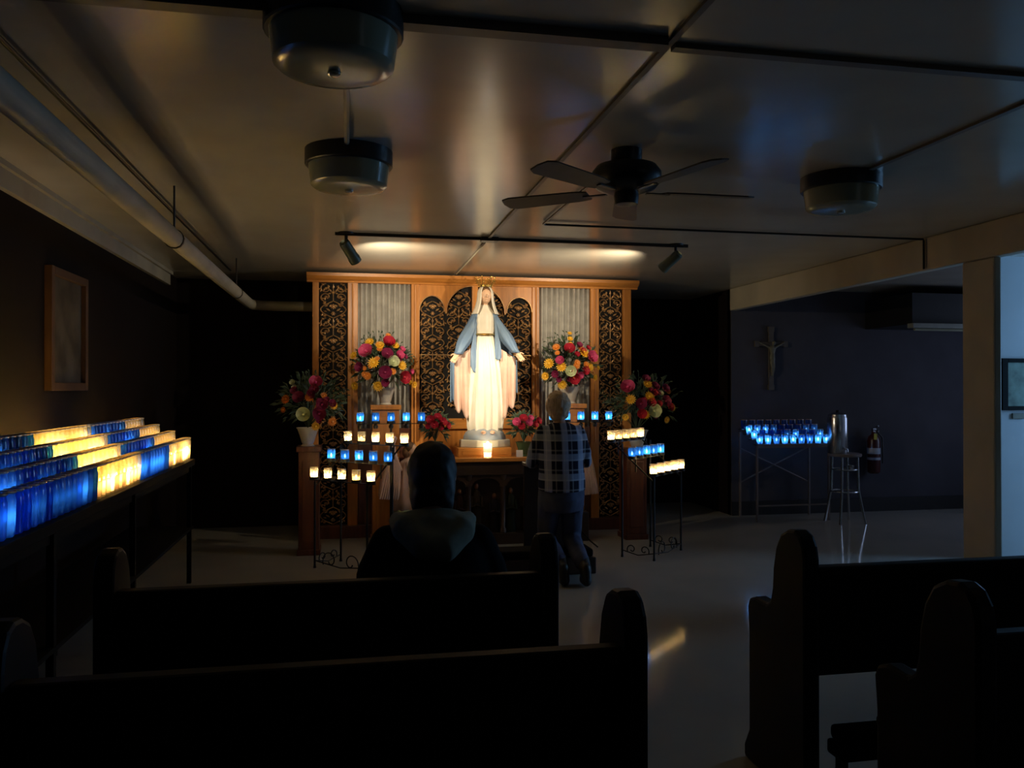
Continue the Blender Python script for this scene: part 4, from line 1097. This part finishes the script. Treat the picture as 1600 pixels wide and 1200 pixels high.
def arrangement(label, d, flw, vase, cxy, rad, group='flower arrangements', dens=260, vm=None):
    """flw: (px, py, kind, size px); vase: (px_left, px_right, y_top, y_bottom)"""
    xl, xr_, yt, yb = vase
    vb = P((xl+xr_)/2, yb, d); vt = P((xl+xr_)/2, yt, d)
    t = thing('flower_arrangement', label, 'flowers', vb, 0, group)
    r_ = (X(xr_, d)-X(xl, d))/2; h = vt.z-vb.z
    MB().lathe([(r_*.55, 0), (r_*.62, h*.05), (r_*.45, h*.14), (r_*.55, h*.25), (r_*.72, h*.6), (r_*.9, h*.9), (r_*1.02, h), (r_*.9, h), (r_*.8, h*.85)], 22, cap=True).build('urn', vm or M_vase, t)
    c = P(cxy[0], cxy[1], d); R_ = (X(cxy[0]+rad[0], d)-X(cxy[0]-rad[0], d))/2; Rz = (P(0, cxy[1]-rad[1], d).z-P(0, cxy[1]+rad[1], d).z)/2
    mb = MB(); rnd = random.Random(sum(map(ord, label)))
    for i in range(dens):
        a = rnd.uniform(0, 2*PI); e = rnd.uniform(-.7, 1.4); k = rnd.uniform(.3, .92)
        v = Vector((math.cos(a)*math.cos(e), math.sin(a)*math.cos(e)*.55, math.sin(e)))
        p = (c-vb)+Vector((v.x*R_*k, v.y*R_*k, v.z*Rz*k))
        lily_leaf(mb, p, v+Vector((rnd.uniform(-.5, .5), rnd.uniform(-.5, .5), rnd.uniform(-.2, .6))), rnd.uniform(.05, .12), rnd.uniform(.006, .018))
    for i in range(26):
        a = rnd.uniform(0, 2*PI); e = rnd.uniform(.1, 1.45)
        v = Vector((math.cos(a)*math.cos(e)*R_*1.12, math.sin(a)*math.cos(e)*R_*.5, math.sin(e)*Rz*1.15))
        p = (c-vb)+v; p0 = Vector((0, 0, h))
        mb.tube([p0, (p0+p)/2+Vector((0, 0, .02)), p], [.003, .002, .0015], 4)
        for q in range(5): lily_leaf(mb, p0.lerp(p, .6+.1*q), v+Vector((rnd.uniform(-.3, .3), 0, rnd.uniform(-.3, .3))), .04, .007)
    tag(mb.build('foliage', M_leaf, t), kind='stuff')
    for px, py, k, s_ in flw:
        f = P(px, py, d); off = Vector(((f.x-c.x)/R_, 0, (f.z-c.z)/Rz)); rr = min(1, off.length)
        yy = -R_*.62*math.sqrt(max(.02, 1-rr*rr*.9))-.02
        size = s_*(X(801, d)-X(800, d))/2
        o = bpy.data.objects.new(FN[k], FMESH[k]); col.objects.link(o); o.parent = t
        o.location = (f-vb)+Vector((0, yy, 0))
        nrm = Vector((off.x*.8, -1, off.z*.6+.25)); o.rotation_euler = nrm.to_track_quat('Z', 'Y').to_euler()
        sk = size/.05; o.scale = (sk, sk, sk)
    return t
def fillers(cx, cy, rx, ry, n, kinds, seed):
    rn = random.Random(seed); out = []
    for i in range(n):
        a = rn.uniform(0, 2*PI); r_ = math.sqrt(rn.random()); out.append((cx+rx*r_*math.cos(a), cy+ry*r_*math.sin(a), rn.choice(kinds), rn.uniform(8, 13)))
    return out
D1 = 8.02
# pedestals behind the altar for the upper arrangements
def ped_at(pxl, pxr, py, d, lb, m=M_redwood): return pedestal(pxl, pxr, d, P(pxl, py, d).z, lb, .22, m)
ped_at(580, 626, 633, D1-.11, 'tall reddish wood pedestal under the upper left bouquet', M_oak)
ped_at(872, 916, 631, D1-.11, 'tall reddish wood pedestal under the upper right bouquet', M_oak)
arrangement('large mixed bouquet in white urn before the left curtain', D1,
  [(577, 536, 'y', 16), (593, 541, 'y', 15), (606, 538, 'r', 19), (616, 541, 'y', 14), (573, 552, 'p', 22), (553, 556, 'y', 14), (583, 568, 'y', 19), (626, 548, 'p', 10), (622, 557, 'p', 14), (612, 567, 'w', 18), (626, 572, 'y', 17), (600, 583, 'm', 20), (574, 588, 'o', 14), (628, 590, 'r', 20), (612, 581, 'o', 12), (555, 603, 'y', 15), (590, 603, 'y', 18), (603, 556, 'm', 18), (641, 581, 'p', 8), (646, 601, 'y', 12), (606, 525, 'o', 10), (563, 575, 'm', 15), (640, 598, 'y', 9)]+fillers(598, 572, 38, 35, 12, 'mmo', 3),
  (587, 618, 606, 633), (597, 572), (46, 50))
arrangement('large mixed bouquet in white urn before the right curtain', D1,
  [(882, 548, 'r', 18), (864, 544, 'o', 14), (887, 522, 'y', 9), (886, 531, 'y', 11), (885, 539, 'y', 9), (905, 553, 'y', 19), (915, 560, 'p', 20), (853, 569, 'y', 19), (870, 574, 'y', 18), (868, 565, 'p', 14), (883, 581, 'w', 18), (913, 574, 'y', 17), (849, 588, 'y', 15), (889, 592, 'r', 18), (873, 601, 'y', 17), (905, 580, 'r', 14), (925, 590, 'y', 12), (900, 545, 'o', 12), (926, 551, 'o', 10), (930, 575, 'y', 9), (898, 587, 'p', 11), (862, 585, 'm', 12)]+fillers(888, 570, 36, 34, 12, 'mro', 4),
  (873, 906, 604, 631), (888, 570), (44, 50))
D2 = 7.55
pedestal(464, 501, D2-.13, P(480, 698, D2-.13).z, 'tall reddish wood pedestal at the far left holding a bouquet', .26)
D3 = 7.72
pedestal(978, 1013, D3-.13, P(990, 702, D3-.13).z, 'tall reddish wood pedestal at the far right holding a bouquet', .26)
arrangement('dim mixed bouquet in white urn on the far left pedestal', D2,
  [(494, 600, 'p', 20), (459, 599, 'w', 9), (462, 606, 'w', 8), (449, 624, 'o', 16), (485, 621, 'o', 15), (507, 618, 'o', 11), (508, 625, 'o', 9), (477, 646, 'w', 21), (521, 633, 'y', 15), (494, 665, 'y', 15), (519, 658, 'o', 16), (499, 645, 'm', 20), (470, 622, 'm', 18), (445, 640, 'o', 10), (503, 632, 'm', 18), (492, 610, 'm', 14)]+fillers(485, 630, 36, 30, 10, 'mm', 5),
  (463, 499, 668, 698), (487, 630), (55, 45))
arrangement('mixed bouquet in white urn on the far right pedestal', D3,
  [(972, 607, 'p', 23), (974, 624, 'y', 18), (1001, 601, 'y', 17), (1000, 594, 'm', 14), (1001, 619, 'y', 18), (1007, 641, 'w', 22), (996, 647, 'y', 16), (1031, 611, 'o', 13), (1038, 636, 'y', 14), (1032, 655, 'y', 13), (969, 651, 'y', 13), (990, 645, 'r', 16), (1003, 629, 'r', 14), (988, 631, 'm', 18), (1024, 627, 'm', 18), (1018, 615, 'w', 9), (1026, 608, 'm', 14)]+fillers(1002, 628, 34, 28, 10, 'mmr', 6),
  (978, 1012, 672, 702), (1003, 628), (56, 46))
# low red flowers beside the statue
D4 = 7.80
for lb, cxp, flw in (('small bunch of red flowers left of the statue base', 680, [(672, 657, 'r', 14), (682, 653, 'r', 13), (689, 660, 'r', 14), (696, 665, 'r', 12), (677, 664, 'r', 13), (669, 666, 'r', 10), (686, 667, 'r', 11)]),
                     ('small bunch of red and pink flowers right of the statue base', 818, [(806, 660, 'p', 14), (815, 655, 'r', 14), (822, 661, 'p', 13), (812, 666, 'r', 12), (838, 658, 'r', 12), (826, 654, 'p', 10), (832, 663, 'r', 11)])):
    arrangement(lb, D4, flw, (cxp-13, cxp+13, 690, 713.2), (cxp, 668), (20, 24), 'red flower bunches', 90, mat('green_glass_vase', (.05, .09, .04), .2))
